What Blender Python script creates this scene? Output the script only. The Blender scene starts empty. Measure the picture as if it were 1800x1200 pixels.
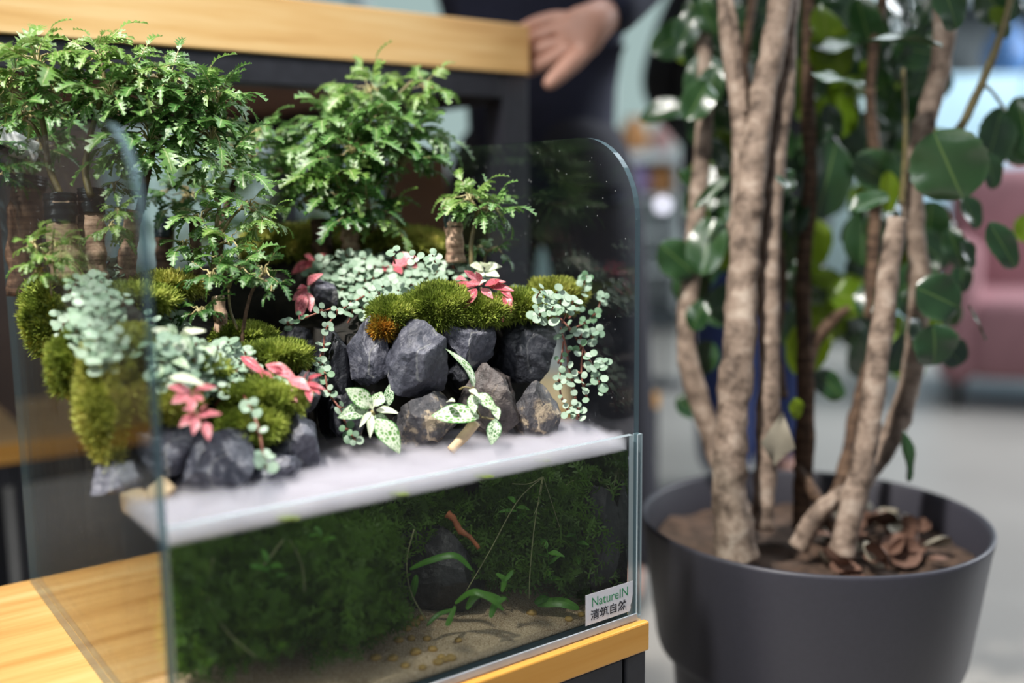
import bpy, math, random
from mathutils import Vector, Matrix, noise
R = random.Random(7)
V = Vector

# ------------------------------------------------------------------ camera, world, lights, exposure
TABLE = 0.45                                   # height of the table top above the floor
F = 1778.77                                    # focal length in pixels of the 1800 px frame
PITCH, ROLL, EYE = 0.1432, -0.0108, TABLE + 0.3972
_c, _s = math.cos(PITCH), math.sin(PITCH)
_cr, _sr = math.cos(ROLL), math.sin(ROLL)
CR = V((1, 0, 0)) * _cr + V((0, _s, _c)) * _sr
CU = V((1, 0, 0)) * -_sr + V((0, _s, _c)) * _cr
CF = V((0, _c, -_s))
CP = V((0, 0, EYE))
sc = bpy.context.scene
COL = sc.collection
cam = bpy.data.cameras.new('camera')
cam.sensor_width = 36.0
cam.lens = 36.0 * F / 1800.0
cam.clip_start, cam.clip_end = 0.02, 60
cam.dof.use_dof = True
cam.dof.focus_distance = 0.93
cam.dof.aperture_fstop = 1.5
co = bpy.data.objects.new('camera', cam)
COL.objects.link(co)
m = Matrix.Identity(4)
for i in range(3):
    m[i][0], m[i][1], m[i][2], m[i][3] = CR[i], CU[i], -CF[i], CP[i]
co.matrix_world = m
sc.camera = co

world = bpy.data.worlds.new('world')
sc.world = world
world.use_nodes = True
bg = world.node_tree.nodes['Background']
bg.inputs['Color'].default_value = (0.78, 0.86, 1.0, 1)
bg.inputs['Strength'].default_value = 0.15

def lamp(name, kind, loc, target, energy, color, **kw):
    l = bpy.data.lights.new(name, kind)
    l.energy, l.color = energy, color
    for k, v in kw.items():
        setattr(l, k, v)
    o = bpy.data.objects.new(name, l)
    COL.objects.link(o)
    o.location = loc
    o.rotation_euler = (V(target) - V(loc)).to_track_quat('-Z', 'Y').to_euler()
    return o
lamp('ceiling_spot', 'SPOT', (-0.72, 0.10, 2.72), (-0.08, 0.95, 0.74), 290, (1.0, 0.96, 0.90),
     spot_size=math.radians(42), spot_blend=0.8, shadow_soft_size=0.07)
lamp('window_light', 'AREA', (4.8, 3.6, 3.0), (0.2, 6.4, 1.0), 260, (0.90, 0.95, 1.0), shape='RECTANGLE', size=3.0, size_y=1.8)  # fill light added to brighten the far wall and background
lamp('side_window', 'AREA', (-2.6, -2.2, 2.2), (0.2, 1.2, 0.7), 34, (0.95, 0.97, 1.0), shape='RECTANGLE', size=1.8, size_y=1.6)  # soft fill added at front left to lift the front faces
lamp('ceiling_panel', 'AREA', (1.2, 2.2, 3.2), (1.0, 1.6, 0.6), 26, (0.86, 0.93, 1.0), shape='RECTANGLE', size=1.6, size_y=1.2)  # soft fill added overhead to offset the dim world

sc.view_settings.view_transform = 'Standard'
sc.view_settings.look = 'None'
sc.view_settings.gamma = 1.0
sc.view_settings.use_curve_mapping = False
sc.view_settings.exposure = 0.55
try:
    sc.cycles.use_denoising = True
    sc.cycles.volume_bounces = 3
    sc.cycles.use_adaptive_sampling = True
    sc.cycles.adaptive_threshold = 0.025
    sc.cycles.max_bounces = 10
    sc.cycles.diffuse_bounces = 3
    sc.cycles.glossy_bounces = 3
    sc.cycles.transparent_max_bounces = 20
    sc.cycles.sample_clamp_indirect = 6.0
    sc.cycles.caustics_reflective = False
    sc.cycles.caustics_refractive = False
except Exception:
    pass

# ------------------------------------------------------------------ places
YAW, TX, TY = 0.6359, -0.2369, 0.6485          # the tank's front-left corner and turn
TW, TD, TH, FH = 0.438, 0.459, 0.45, 0.179     # width, depth, height, front pane height
WATER = 0.1635
UX = V((math.cos(YAW), math.sin(YAW), 0))
VX = V((-math.sin(YAW), math.cos(YAW), 0))
T0 = V((TX, TY, TABLE))
def T(u, v, z):
    return T0 + UX * u + VX * v + V((0, 0, z))
def tuv(P):
    d = P - T0
    return d.dot(UX), d.dot(VX), d.z
def ray(px, py):
    return CR * ((px - 900) / F) - CU * ((py - 600) / F) + CF
def at(px, py, d):
    return CP + ray(px, py) * d
def on_v(px, py, v):                            # where a sight line meets the tank plane v
    r = ray(px, py)
    t = (v + (T0 - CP).dot(VX)) / r.dot(VX)
    return CP + r * t
def on_z(px, py, z):
    r = ray(px, py)
    return CP + r * ((z - CP.z) / r.z)
def sst(a, b, x):
    t = max(0.0, min(1.0, (x - a) / (b - a)))
    return t * t * (3 - 2 * t)

CTRL = [(.07,.10,.205),(.11,.13,.215),(.137,.11,.210),(.062,.11,.225),(.02,.10,.235),(.15,.15,.232),(.09,.16,.262),
        (.139,.20,.252),(.124,.20,.260),(.03,.20,.315),(.02,.27,.325),(.02,.38,.325),(.08,.30,.300),(.12,.30,.280),(.05,.15,.280),
        (.15,.25,.255),(.20,.32,.270),(.275,.13,.268),(.33,.13,.270),(.39,.12,.268),(.351,.16,.296),(.378,.17,.300),(.304,.20,.302),
        (.371,.21,.322),(.42,.15,.292),(.25,.17,.268),(.30,.30,.330),(.327,.35,.330),(.289,.42,.345),(.22,.42,.325),(.40,.42,.310),
        (.41,.30,.315),(.24,.25,.270),(.23,.33,.300),(.12,.42,.300)]
def terrain(u, v):
    sw = sz = 0.0
    for a, b, z in CTRL:
        w = 1.0 / ((u - a) ** 2 + (v - b) ** 2 + 2e-4) ** 2
        sw += w; sz += w * z
    h = sz / sw
    vf = 0.112 if u < 0.17 else 0.135
    g = sst(.160, .185, u) * (1 - sst(.215, .243, u))
    vf = vf * (1 - g) + 0.315 * g
    k = sst(vf - .012, vf + .014, v)
    n = noise.noise(V((u * 60, v * 60, 3.1))) * .004
    return 0.02 + (h + n - 0.02) * k
def hit(px, py, d0=0.62, d1=1.35, lift=0.0):    # first place where a sight line meets the soil
    r = ray(px, py)
    d = d0
    while d < d1:
        P = CP + r * d
        u, v, z = tuv(P)
        if 0.004 < u < TW - .004 and 0.004 < v < TD - .004 and z < terrain(u, v) + lift:
            return P, d
        d += 0.004
    return CP + r * 0.95, 0.95

# ------------------------------------------------------------------ objects
def tag(o, label=None, cat=None, group=None, kind=None):
    if label: o['label'] = label
    if cat: o['category'] = cat
    if group: o['group'] = group
    if kind: o['kind'] = kind
    return o
def empty(name, loc, label=None, cat=None, group=None):
    o = bpy.data.objects.new(name, None)
    COL.objects.link(o)
    o.location = loc
    o.empty_display_size = 0.02
    return tag(o, label, cat, group)
def data(name, vs, fs, mats, smooth=True, uv=None, mi=None):
    me = bpy.data.meshes.new(name)
    me.from_pydata([tuple(v) for v in vs], [], fs)
    for q in (mats if isinstance(mats, (list, tuple)) else [mats]):
        me.materials.append(q)
    if smooth:
        me.polygons.foreach_set('use_smooth', [True] * len(me.polygons))
    if mi:
        me.polygons.foreach_set('material_index', mi)
    if uv:
        l = me.uv_layers.new(name='UVMap')
        out = [0.0] * (2 * len(me.loops))
        for k, lp in enumerate(me.loops):
            a = uv[lp.vertex_index]
            out[2 * k], out[2 * k + 1] = a[0], a[1]
        l.data.foreach_set('uv', out)
    me.update()
    return me
def link(name, me, parent=None, loc=(0, 0, 0), mw=None):
    o = bpy.data.objects.new(name, me)
    COL.objects.link(o)
    if mw is not None:
        o.matrix_basis = mw
    else:
        o.location = loc
    if parent: o.parent = parent
    return o
class MB:
    def __init__(s):
        s.v, s.f, s.u, s.m = [], [], [], []
    def add(s, vs, fs, uv=None, mi=0):
        b = len(s.v)
        s.v += [V(p) for p in vs]
        s.f += [tuple(i + b for i in f) for f in fs]
        s.u += uv if uv else [(0.5, 0.5)] * len(vs)
        s.m += [mi] * len(fs)
    def build(s, name, mats, parent=None, org=None, smooth=True):
        vs = s.v if org is None else [p - org for p in s.v]
        return link(name, data(name, vs, s.f, mats, smooth, s.u, s.m), parent)
def box(a, b, mi=0):
    (x0, y0, z0), (x1, y1, z1) = a, b
    return ([(x0,y0,z0),(x1,y0,z0),(x1,y1,z0),(x0,y1,z0),(x0,y0,z1),(x1,y0,z1),(x1,y1,z1),(x0,y1,z1)],
            [(0,3,2,1),(4,5,6,7),(0,1,5,4),(1,2,6,5),(2,3,7,6),(3,0,4,7)])
def bevel_box(name, a, b, mat, parent=None, bev=0.003, frame=None, seg=2):
    import bmesh
    vs, fs = box(a, b)
    bm = bmesh.new()
    q = [bm.verts.new(p) for p in vs]
    for f in fs: bm.faces.new([q[i] for i in f])
    bmesh.ops.bevel(bm, geom=bm.edges[:], offset=bev, segments=seg, affect='EDGES', profile=0.5)
    if frame is not None:
        bmesh.ops.transform(bm, matrix=frame, verts=bm.verts[:])
    me = bpy.data.meshes.new(name)
    bm.to_mesh(me); bm.free()
    me.materials.append(mat)
    me.polygons.foreach_set('use_smooth', [False] * len(me.polygons))
    return link(name, me, parent)
def curve(pts, n):                              # smooth line through points
    pts = [V(p) for p in pts]
    if len(pts) < 3: 
        return [pts[0].lerp(pts[-1], i / n) for i in range(n + 1)]
    out = []
    L = len(pts) - 1
    for i in range(n + 1):
        t = i / n * L
        k = min(int(t), L - 1); t -= k
        p0, p1, p2, p3 = pts[max(k-1,0)], pts[k], pts[k+1], pts[min(k+2,L)]
        out.append(0.5 * ((2*p1) + (p2-p0)*t + (2*p0-5*p1+4*p2-p3)*t*t + (3*p1-p0-3*p2+p3)*t*t*t))
    return out
def tube(mb, pts, rad, sides=6, cap=True, mi=0, rough=0.0, seed=0.0, freq=60):
    n = len(pts)
    vs, fs, uv = [], [], []
    t = (pts[1] - pts[0]).normalized()
    a = t.orthogonal().normalized()
    for i, p in enumerate(pts):
        t = (pts[min(i+1,n-1)] - pts[max(i-1,0)]).normalized()
        a = (a - t * a.dot(t)).normalized()
        b = t.cross(a)
        r = rad(i/(n-1)) if callable(rad) else rad
        for k in range(sides):
            w = 2*math.pi*k/sides
            d = a*math.cos(w) + b*math.sin(w)
            rr = r
            if rough:
                q = p + d * r
                rr = r * (1 + rough * (noise.noise(q*freq + V((seed,0,0))) + .5*noise.noise(q*freq*2.7 + V((0,seed,0)))))
            vs.append(p + d*rr); uv.append((k/sides, i/(n-1)))
    for i in range(n-1):
        for k in range(sides):
            k2 = (k+1) % sides
            fs.append((i*sides+k, i*sides+k2, (i+1)*sides+k2, (i+1)*sides+k))
    if cap:
        fs.append(tuple(range(sides-1,-1,-1)))
        fs.append(tuple((n-1)*sides+k for k in range(sides)))
    mb.add(vs, fs, uv, mi)
def basis(pos, d, nrm, sx, sy, sz):
    y = d.normalized()
    x = y.cross(nrm)
    if x.length < 1e-4: x = y.orthogonal()
    x.normalize()
    z = x.cross(y)
    M = Matrix.Identity(4)
    for i in range(3):
        M[i][0], M[i][1], M[i][2], M[i][3] = x[i]*sx, y[i]*sy, z[i]*sz, pos[i]
    return M
def rv(s=1.0):
    return V((R.uniform(-1,1), R.uniform(-1,1), R.uniform(-1,1))) * s
TOCAM = lambda P: (CP - P).normalized()

# ------------------------------------------------------------------ materials
class N:
    def __init__(s, name):
        s.m = bpy.data.materials.new(name)
        s.m.use_nodes = True
        s.t = s.m.node_tree
        s.t.nodes.clear()
        s.out = s.n('ShaderNodeOutputMaterial')
    def n(s, typ, **kw):
        x = s.t.nodes.new(typ)
        for k, v in kw.items():
            if k[0] == '_':
                setattr(x, k[1:], v)
            else:
                s.set(x.inputs[k.replace('__', ' ')], v)
        return x
    def set(s, sock, v):
        if isinstance(v, bpy.types.NodeSocket): s.t.links.new(v, sock)
        elif isinstance(v, (tuple, list)) and len(v) == 3 and sock.type == 'RGBA': sock.default_value = (*v, 1)
        else: sock.default_value = v
    def coords(s, kind='Object'):
        return s.n('ShaderNodeTexCoord').outputs[kind]
    def noise(s, scale, detail=4, vec=None, rough=.55):
        x = s.n('ShaderNodeTexNoise', Scale=scale, Detail=detail, Roughness=rough)
        s.set(x.inputs['Vector'], vec if vec is not None else s.coords())
        return x.outputs['Fac']
    def ramp(s, fac, *stops):
        x = s.n('ShaderNodeValToRGB')
        s.set(x.inputs['Fac'], fac)
        e = x.color_ramp.elements
        while len(e) < len(stops): e.new(0.5)
        for q, (p, c) in zip(e, stops):
            q.position = p
            q.color = (*c, 1) if len(c) == 3 else c
        return x.outputs['Color']
    def mix(s, fac, a, b):
        x = s.n('ShaderNodeMix', _data_type='RGBA')
        s.set(x.inputs[0], fac); s.set(x.inputs[6], a); s.set(x.inputs[7], b)
        return x.outputs[2]
    def math(s, op, a, b=0.0, clamp=False):
        x = s.n('ShaderNodeMath', _operation=op, _use_clamp=clamp)
        s.set(x.inputs[0], a); s.set(x.inputs[1], b)
        return x.outputs[0]
    def bump(s, h, strength=.3, dist=.002):
        x = s.n('ShaderNodeBump', Strength=strength, Distance=dist)
        s.set(x.inputs['Height'], h)
        return x.outputs['Normal']
    def pbr(s, color, rough=.5, normal=None, spec=.5, **kw):
        x = s.n('ShaderNodeBsdfPrincipled')
        s.set(x.inputs['Base Color'], color); s.set(x.inputs['Roughness'], rough)
        s.set(x.inputs['Specular IOR Level'], spec)
        if normal is not None: s.set(x.inputs['Normal'], normal)
        for k, v in kw.items(): s.set(x.inputs[k.replace('__',' ')], v)
        return x.outputs[0]
    def mixs(s, fac, a, b):
        x = s.n('ShaderNodeMixShader')
        s.set(x.inputs[0], fac); s.t.links.new(a, x.inputs[1]); s.t.links.new(b, x.inputs[2])
        return x.outputs[0]
    def done(s, surf, vol=None):
        if surf is not None: s.t.links.new(surf, s.out.inputs['Surface'])
        if vol is not None: s.t.links.new(vol, s.out.inputs['Volume'])
        return s.m
def plain(name, c, rough=.5, var=.15, scale=40, bump=0.0, spec=.5, metal=0.0, detail=4):
    a = N(name)
    n = a.noise(scale, detail)
    lo = tuple(x*(1-var) for x in c); hi = tuple(min(1, x*(1+var)) for x in c)
    nm = a.bump(n, bump, .002) if bump else None
    return a.done(a.pbr(a.ramp(n, (.3, lo), (.7, hi)), rough, nm, spec, Metallic=metal))
def leafmat(name, c1, c2, rib=None, margin=None, rough=.3, trans=.25, spec=.5, ribw=.12, scale=120):
    a = N(name)
    rnd = a.n('ShaderNodeObjectInfo').outputs['Random']
    n = a.noise(scale, 3)
    f = a.math('ADD', a.math('MULTIPLY', rnd, .65), a.math('MULTIPLY', n, .45), True)
    col = a.mix(f, c1, c2)
    uvs = a.n('ShaderNodeSeparateXYZ', Vector=a.n('ShaderNodeUVMap').outputs[0])
    e = a.math('ABSOLUTE', a.math('SUBTRACT', a.math('MULTIPLY', uvs.outputs[0], 2.0), 1.0))
    if rib:
        col = a.mix(a.math('SUBTRACT', 1.0, a.math('DIVIDE', e, ribw), True), col, rib)
    if margin:
        col = a.mix(a.math('MULTIPLY', a.math('SUBTRACT', e, .80, True), 3.5, True), col, margin)
    nm = a.bump(n, .25, .001)
    p = a.pbr(col, rough, nm, spec)
    t = a.n('ShaderNodeBsdfTranslucent', Color=col).outputs[0]
    return a.done(a.mixs(trans, p, t))
def thin_glass(name, tint, f0, dust=0.0, bump=0.0):
    a = N(name)
    nm = None
    lw = a.n('ShaderNodeLayerWeight', Blend=.5)
    fr = a.math('ADD', f0, a.math('MULTIPLY', a.math('POWER', lw.outputs['Facing'], 5.0), 1 - f0))
    tr = a.n('ShaderNodeBsdfTransparent', Color=tint).outputs[0]
    gl = a.n('ShaderNodeBsdfGlossy', Color=(1, 1, 1), Roughness=0.0)
    if bump:
        nm = a.bump(a.noise(55, 3), bump, .004)
        a.set(gl.inputs['Normal'], nm); a.set(lw.inputs['Normal'], nm)
    s = a.mixs(fr, tr, gl.outputs[0])
    if dust:
        vo = a.n('ShaderNodeTexVoronoi', Scale=140.0, _feature='F1')
        a.set(vo.inputs['Vector'], a.coords())
        sp = a.math('MULTIPLY', a.math('LESS_THAN', vo.outputs['Distance'], .10), a.math('GREATER_THAN', a.noise(30, 2), .56))
        s = a.mixs(a.math('MULTIPLY', sp, dust), s, a.n('ShaderNodeBsdfDiffuse', Color=(.75, .78, .8)).outputs[0])
    return a.done(s)
def woodmat(name, lo, mid, hi, axis, rough=.35, knots=False):
    a = N(name)
    co_ = a.n('ShaderNodeMapping')
    a.set(co_.inputs['Vector'], a.coords())
    co_.inputs['Rotation'].default_value = (0, 0, -YAW) if axis == 'yaw' else (0, 0, 0)
    sep = a.n('ShaderNodeVectorMath', _operation='MULTIPLY')
    a.set(sep.inputs[0], co_.outputs[0]); sep.inputs[1].default_value = (2.2, 38, 38)
    g = a.noise(1.6, 7, sep.outputs[0], .62)
    s2 = a.n('ShaderNodeVectorMath', _operation='MULTIPLY')
    a.set(s2.inputs[0], co_.outputs[0]); s2.inputs[1].default_value = (1.2, 9, 9)
    g2 = a.noise(1.5, 3, s2.outputs[0])
    f = a.math('ADD', a.math('MULTIPLY', g, .6), a.math('MULTIPLY', g2, .42))
    col = a.ramp(f, (.34, lo), (.5, mid), (.66, hi))
    if knots:
        vo = a.n('ShaderNodeTexVoronoi', Scale=4.2, _feature='F1')
        k2 = a.n('ShaderNodeVectorMath', _operation='MULTIPLY')
        a.set(k2.inputs[0], co_.outputs[0]); k2.inputs[1].default_value = (.8, 1.25, 1)
        a.set(vo.inputs['Vector'], k2.outputs[0])
        d = a.math('ADD', vo.outputs['Distance'], a.math('MULTIPLY', g, .05))
        kn = a.ramp(d, (.05, (1, 1, 1)), (.13, (0, 0, 0)))
        col = a.mix(a.math('MULTIPLY', kn, .6), col, (.20, .07, .02))
    return a.done(a.pbr(col, rough, a.bump(f, .12, .001), .5, Coat__Weight=.25, Coat__Roughness=.15))

M_glass = thin_glass('clear_glass', (.965, .985, .98), .035, dust=.25)
M_glassw = thin_glass('wet_front_glass', (.97, .99, .98), .018, dust=.08)   # water against its back side: one reflecting face only
M_edge = None
a = N('glass_edge')
p = a.pbr((.13, .20, .23), .12, a.bump(a.noise(120, 2), .1, .0005), .8)
t = a.n('ShaderNodeBsdfTransparent', Color=(.45, .60, .62)).outputs[0]
M_edge = a.done(a.mixs(.45, p, t))
a = N('polished_glass_edge')  # paler edge colour carries the highlight along the front pane's rim
p = a.pbr((.52, .60, .64), .10, None, .8)
t = a.n('ShaderNodeBsdfTransparent', Color=(.75, .84, .86)).outputs[0]
M_edge2 = a.done(a.mixs(.35, p, t))
M_water = thin_glass('water', (.90, .95, .92), .02, bump=.08)
M_silicone = plain('grey_silicone', (.45, .50, .56), .25, .1)
M_pine = woodmat('pine_top', (.60, .30, .08), (.80, .47, .16), (.92, .63, .27), 'yaw', .32, True)
M_pine2 = woodmat('pine_shelf', (.60, .31, .10), (.80, .50, .20), (.90, .64, .31), 'yaw', .38)
M_orange = woodmat('varnished_edge', (.60, .25, .03), (.74, .34, .05), (.80, .40, .08), 'yaw', .28)
M_under = plain('brown_underside', (.20, .09, .05), .7, .15, 12)
M_steel = plain('black_steel', (.022, .023, .030), .42, .2, 60, .05)
M_pot = plain('dark_grey_plastic', (.044, .043, .056), .42, .06, 200, .05)
M_bark = None
def bark(name, lo, mid, hi, scale=55, bump=.6, ring=60, rw=.45):
    a = N(name)
    c = a.coords()
    n = a.noise(scale, 6, c, .65)
    mp = a.n('ShaderNodeVectorMath', _operation='MULTIPLY')
    a.set(mp.inputs[0], c); mp.inputs[1].default_value = (8, 8, ring)
    w = a.noise(1.6, 3, mp.outputs[0])
    h = a.math('ADD', a.math('MULTIPLY', n, 1-rw), a.math('MULTIPLY', w, rw))
    col = a.ramp(h, (.38, lo), (.53, mid), (.68, hi))
    return a.done(a.pbr(col, .75, a.bump(h, bump, .003), .3))
M_bark = bark('tan_bark', (.13, .07, .045), (.48, .32, .22), (.72, .56, .43), 90, .7, 120)
M_barkd = bark('dark_bark', (.035, .02, .013), (.11, .065, .04), (.22, .14, .09), 90, .7, 120)
M_barkb = bark('grey_tan_bark', (.085, .06, .045), (.29, .215, .165), (.50, .41, .335), 38, .9, 40, .22)
M_stem = plain('olive_stem', (.16, .13, .05), .5, .3, 150)
M_petiole = plain('pale_petiole', (.42, .36, .17), .5, .2, 150)
M_redstem = plain('red_brown_stem', (.26, .09, .06), .45, .25, 150)
M_tape = plain('black_tape', (.012, .020, .022), .22, .3, 90, .25)
M_aralia = leafmat('aralia_green', (.060, .18, .030), (.17, .33, .085), (.50, .60, .30), (.55, .66, .42), .26, .22, .9, .15)
M_aralial = leafmat('aralia_light_green', (.11, .26, .035), (.25, .40, .09), (.55, .60, .30), (.58, .66, .38), .28, .28, .9, .15)
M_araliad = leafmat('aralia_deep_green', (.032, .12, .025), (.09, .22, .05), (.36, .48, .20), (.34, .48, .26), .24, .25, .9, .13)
M_pilea = leafmat('pilea_silver_green', (.17, .31, .19), (.54, .66, .53), None, (.16, .29, .14), .34, .15, .5)
M_pilead = leafmat('pilea_young_green', (.14, .30, .14), (.28, .46, .28), None, None, .4, .2, .4)
M_balf = leafmat('glossy_dark_leaf', (.008, .034, .012), (.028, .080, .022), (.12, .20, .05), (.06, .12, .05), .26, .10, 1.0, .05, 30)
M_balfy = leafmat('yellow_green_leaf', (.10, .20, .012), (.24, .34, .02), (.30, .36, .08), None, .3, .45, .5, .05, 30)
M_dead = plain('dry_leaf', (.28, .25, .19), .8, .25, 60)
M_litter = plain('brown_litter', (.15, .08, .055), .8, .4, 60)
def fitmat(name, base, vein, edge, tone, vw=.07, rough=.35):
    a = N(name)
    uv = a.n('ShaderNodeUVMap').outputs[0]
    mp = a.n('ShaderNodeVectorMath', _operation='MULTIPLY')
    a.set(mp.inputs[0], uv); mp.inputs[1].default_value = (6.5, 9.5, 1)
    vo = a.n('ShaderNodeTexVoronoi', _feature='DISTANCE_TO_EDGE', Scale=1.0, Randomness=.85)
    a.set(vo.inputs['Vector'], mp.outputs[0])
    sp = a.n('ShaderNodeSeparateXYZ', Vector=uv)
    e = a.math('ABSOLUTE', a.math('SUBTRACT', a.math('MULTIPLY', sp.outputs[0], 2.0), 1.0))
    net = a.ramp(vo.outputs['Distance'], (vw, (1, 1, 1)), (vw + .06, (0, 0, 0)))
    rib = a.math('SUBTRACT', 1.0, a.math('DIVIDE', e, .09), True)
    v = a.math('MAXIMUM', net, rib)
    col = a.mix(v, a.mix(a.noise(90, 3), base, tone), vein)
    col = a.mix(a.math('MULTIPLY', a.math('SUBTRACT', e, .84, True), 8.0, True), col, edge)
    p = a.pbr(col, rough, a.bump(v, -.3, .0008), .4)
    return a.done(a.mixs(.2, p, a.n('ShaderNodeBsdfTranslucent', Color=col).outputs[0]))
M_fitw = fitmat('white_veined_green', (.12, .30, .07), (.74, .82, .64), (.07, .26, .05), (.22, .42, .13), .10)
M_fitg = fitmat('green_white_veins', (.045, .15, .045), (.66, .78, .58), (.05, .20, .05), (.10, .24, .07), .075)
M_fitl = fitmat('cream_leaf', (.62, .74, .42), (.88, .90, .74), (.45, .62, .28), (.70, .78, .50), .22)
M_fitr = fitmat('red_veined', (.34, .035, .055), (.68, .15, .19), (.12, .15, .05), (.50, .08, .11), .11)
M_fitp = fitmat('pink_veined', (.50, .06, .10), (.80, .27, .31), (.30, .18, .09), (.64, .14, .17), .14)
def rockmat(name, lo, mid, hi, vein, veinamt=.6, bump=.7):
    a = N(name)
    c = a.coords()
    n = a.noise(26, 8, c, .68)
    fine = a.noise(160, 5, c, .6)
    h = a.math('ADD', a.math('MULTIPLY', n, .7), a.math('MULTIPLY', fine, .3))
    col = a.ramp(h, (.36, lo), (.52, mid), (.68, hi))
    wv = a.n('ShaderNodeTexWave', Scale=9.0, Distortion=9.0, Detail=5.0)
    wv.inputs['Detail Scale'].default_value = 1.4
    a.set(wv.inputs['Vector'], c)
    k = a.math('MULTIPLY', a.ramp(wv.outputs['Fac'], (.985, (0, 0, 0)), (.998, (1, 1, 1))), a.math('GREATER_THAN', a.noise(20, 2, c), .54))
    if veinamt > .7: k = a.math('MAXIMUM', k, a.ramp(a.noise(30, 6, c, .7), (.56, (0, 0, 0)), (.60, (1, 1, 1))))
    col = a.mix(a.math('MULTIPLY', k, veinamt), col, vein)
    return a.done(a.pbr(col, a.ramp(fine, (.3, (.30, .30, .30)), (.7, (.62, .62, .62))), a.bump(h, bump, .006), .55))
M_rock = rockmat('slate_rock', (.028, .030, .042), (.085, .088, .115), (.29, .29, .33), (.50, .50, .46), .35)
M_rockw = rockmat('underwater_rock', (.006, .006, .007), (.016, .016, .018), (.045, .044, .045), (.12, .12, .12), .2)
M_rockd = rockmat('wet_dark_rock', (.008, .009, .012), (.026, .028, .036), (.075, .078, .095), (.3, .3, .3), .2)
M_rockp = rockmat('pitted_brown_rock', (.035, .030, .028), (.12, .10, .095), (.25, .21, .18), (.40, .32, .24), .3, 1.0)
M_rockt = rockmat('tan_capped_rock', (.024, .026, .034), (.10, .095, .10), (.42, .32, .21), (.60, .48, .33), .8)
M_pebble = plain('tan_pebble', (.62, .46, .28), .6, .25, 60, .2)
M_pebgold = plain('golden_pebble', (.42, .26, .07), .5, .35, 60, .2)
def mossmat(name, d, c, y, o):
    a = N(name)
    n = a.noise(34, 4)
    f = a.noise(420, 2)
    col = a.ramp(a.math('ADD', a.math('MULTIPLY', n, .62), a.math('MULTIPLY', f, .40)), (.36, d), (.50, c), (.60, y), (.74, o))
    p = a.pbr(col, .6, None, .25)
    return a.done(a.mixs(.25, p, a.n('ShaderNodeBsdfTranslucent', Color=col).outputs[0]))
M_moss = mossmat('moss_green', (.07, .10, .018), (.25, .33, .05), (.50, .56, .12), (.66, .62, .20))
M_mossy = mossmat('moss_yellow', (.15, .17, .03), (.38, .42, .08), (.60, .58, .16), (.68, .50, .14))
M_mosso = mossmat('moss_orange', (.12, .08, .010), (.34, .24, .03), (.55, .28, .04), (.62, .26, .04))
M_soil = plain('dark_soil', (.012, .010, .007), .9, .6, 90, .3)
M_potsoil = plain('pot_soil', (.075, .045, .03), .95, .5, 60, .8)
a = N('river_sand')
n1 = a.noise(900, 3); n2 = a.noise(30, 4)
M_sand = a.done(a.pbr(a.mix(.35, a.ramp(n1, (.35, (.22, .13, .065)), (.5, (.60, .43, .26)), (.66, (.88, .74, .55))),
                       a.ramp(n2, (.4, (.28, .18, .10)), (.6, (.55, .42, .28)))), .8, a.bump(n1, .7, .002), .3))
M_weed = leafmat('java_moss', (.005, .022, .002), (.075, .17, .010), None, None, .5, .35, .3, .1, 60)
M_blade = leafmat('water_blade', (.05, .20, .015), (.11, .30, .03), (.14, .32, .06), None, .35, .4, .4)
M_float = leafmat('floating_leaf', (.30, .42, .04), (.44, .55, .08), None, None, .4, .3, .4)
M_root = plain('pale_root', (.20, .21, .09), .6, .3, 80)
M_twig = plain('red_twig', (.30, .09, .03), .6, .4, 90, .4)
M_hose = plain('black_hose', (.012, .012, .015), .35, .1)
M_whitepl = plain('white_plastic', (.78, .78, .80), .35, .04)
M_paper = plain('white_paper', (.80, .80, .84), .55, .03, 300)
M_ink = plain('black_ink', (.02, .02, .03), .6, .05)
M_inkg = plain('green_ink', (.03, .27, .11), .6, .05)
M_skin = plain('skin', (.50, .27, .20), .5, .12, 30)
M_navy = plain('navy_cloth', (.012, .014, .035), .85, .25, 90)
M_black = plain('black_cloth', (.010, .011, .014), .85, .25, 90)
M_char = plain('charcoal_trousers', (.022, .022, .032), .85, .2, 90)
M_jean = plain('blue_jeans', (.018, .035, .13), .85, .2, 90)
M_hair = plain('black_hair', (.010, .009, .008), .5, .3, 90)
M_shoe = plain('dark_shoe', (.02, .02, .02), .5, .2, 90)
M_pink = plain('pink_fabric', (.33, .165, .18), .9, .12, 18)
M_floor = None
a = N('pale_floor')
M_floor = a.done(a.pbr(a.ramp(a.noise(1.2, 5), (.3, (.30, .28, .255)), (.7, (.40, .375, .34))), .45, a.bump(a.noise(40, 3), .05, .002), .4))
M_wall = plain('pale_teal_wall', (.50, .66, .65), .8, .06, 1.5)
M_white = plain('white_paint', (.70, .76, .76), .6, .05, 3)
M_darkp = plain('dark_panel', (.05, .065, .07), .6, .15, 3)
M_paleblue = plain('pale_blue_panel', (.36, .54, .64), .5, .15, 2)
M_blue = plain('blue_panel', (.05, .14, .32), .5, .2, 3)
M_cup = plain('dark_brown_door', (.050, .026, .016), .7, .2, 8)
M_brown = plain('brown_board', (.16, .075, .035), .7, .15, 10)

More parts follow.
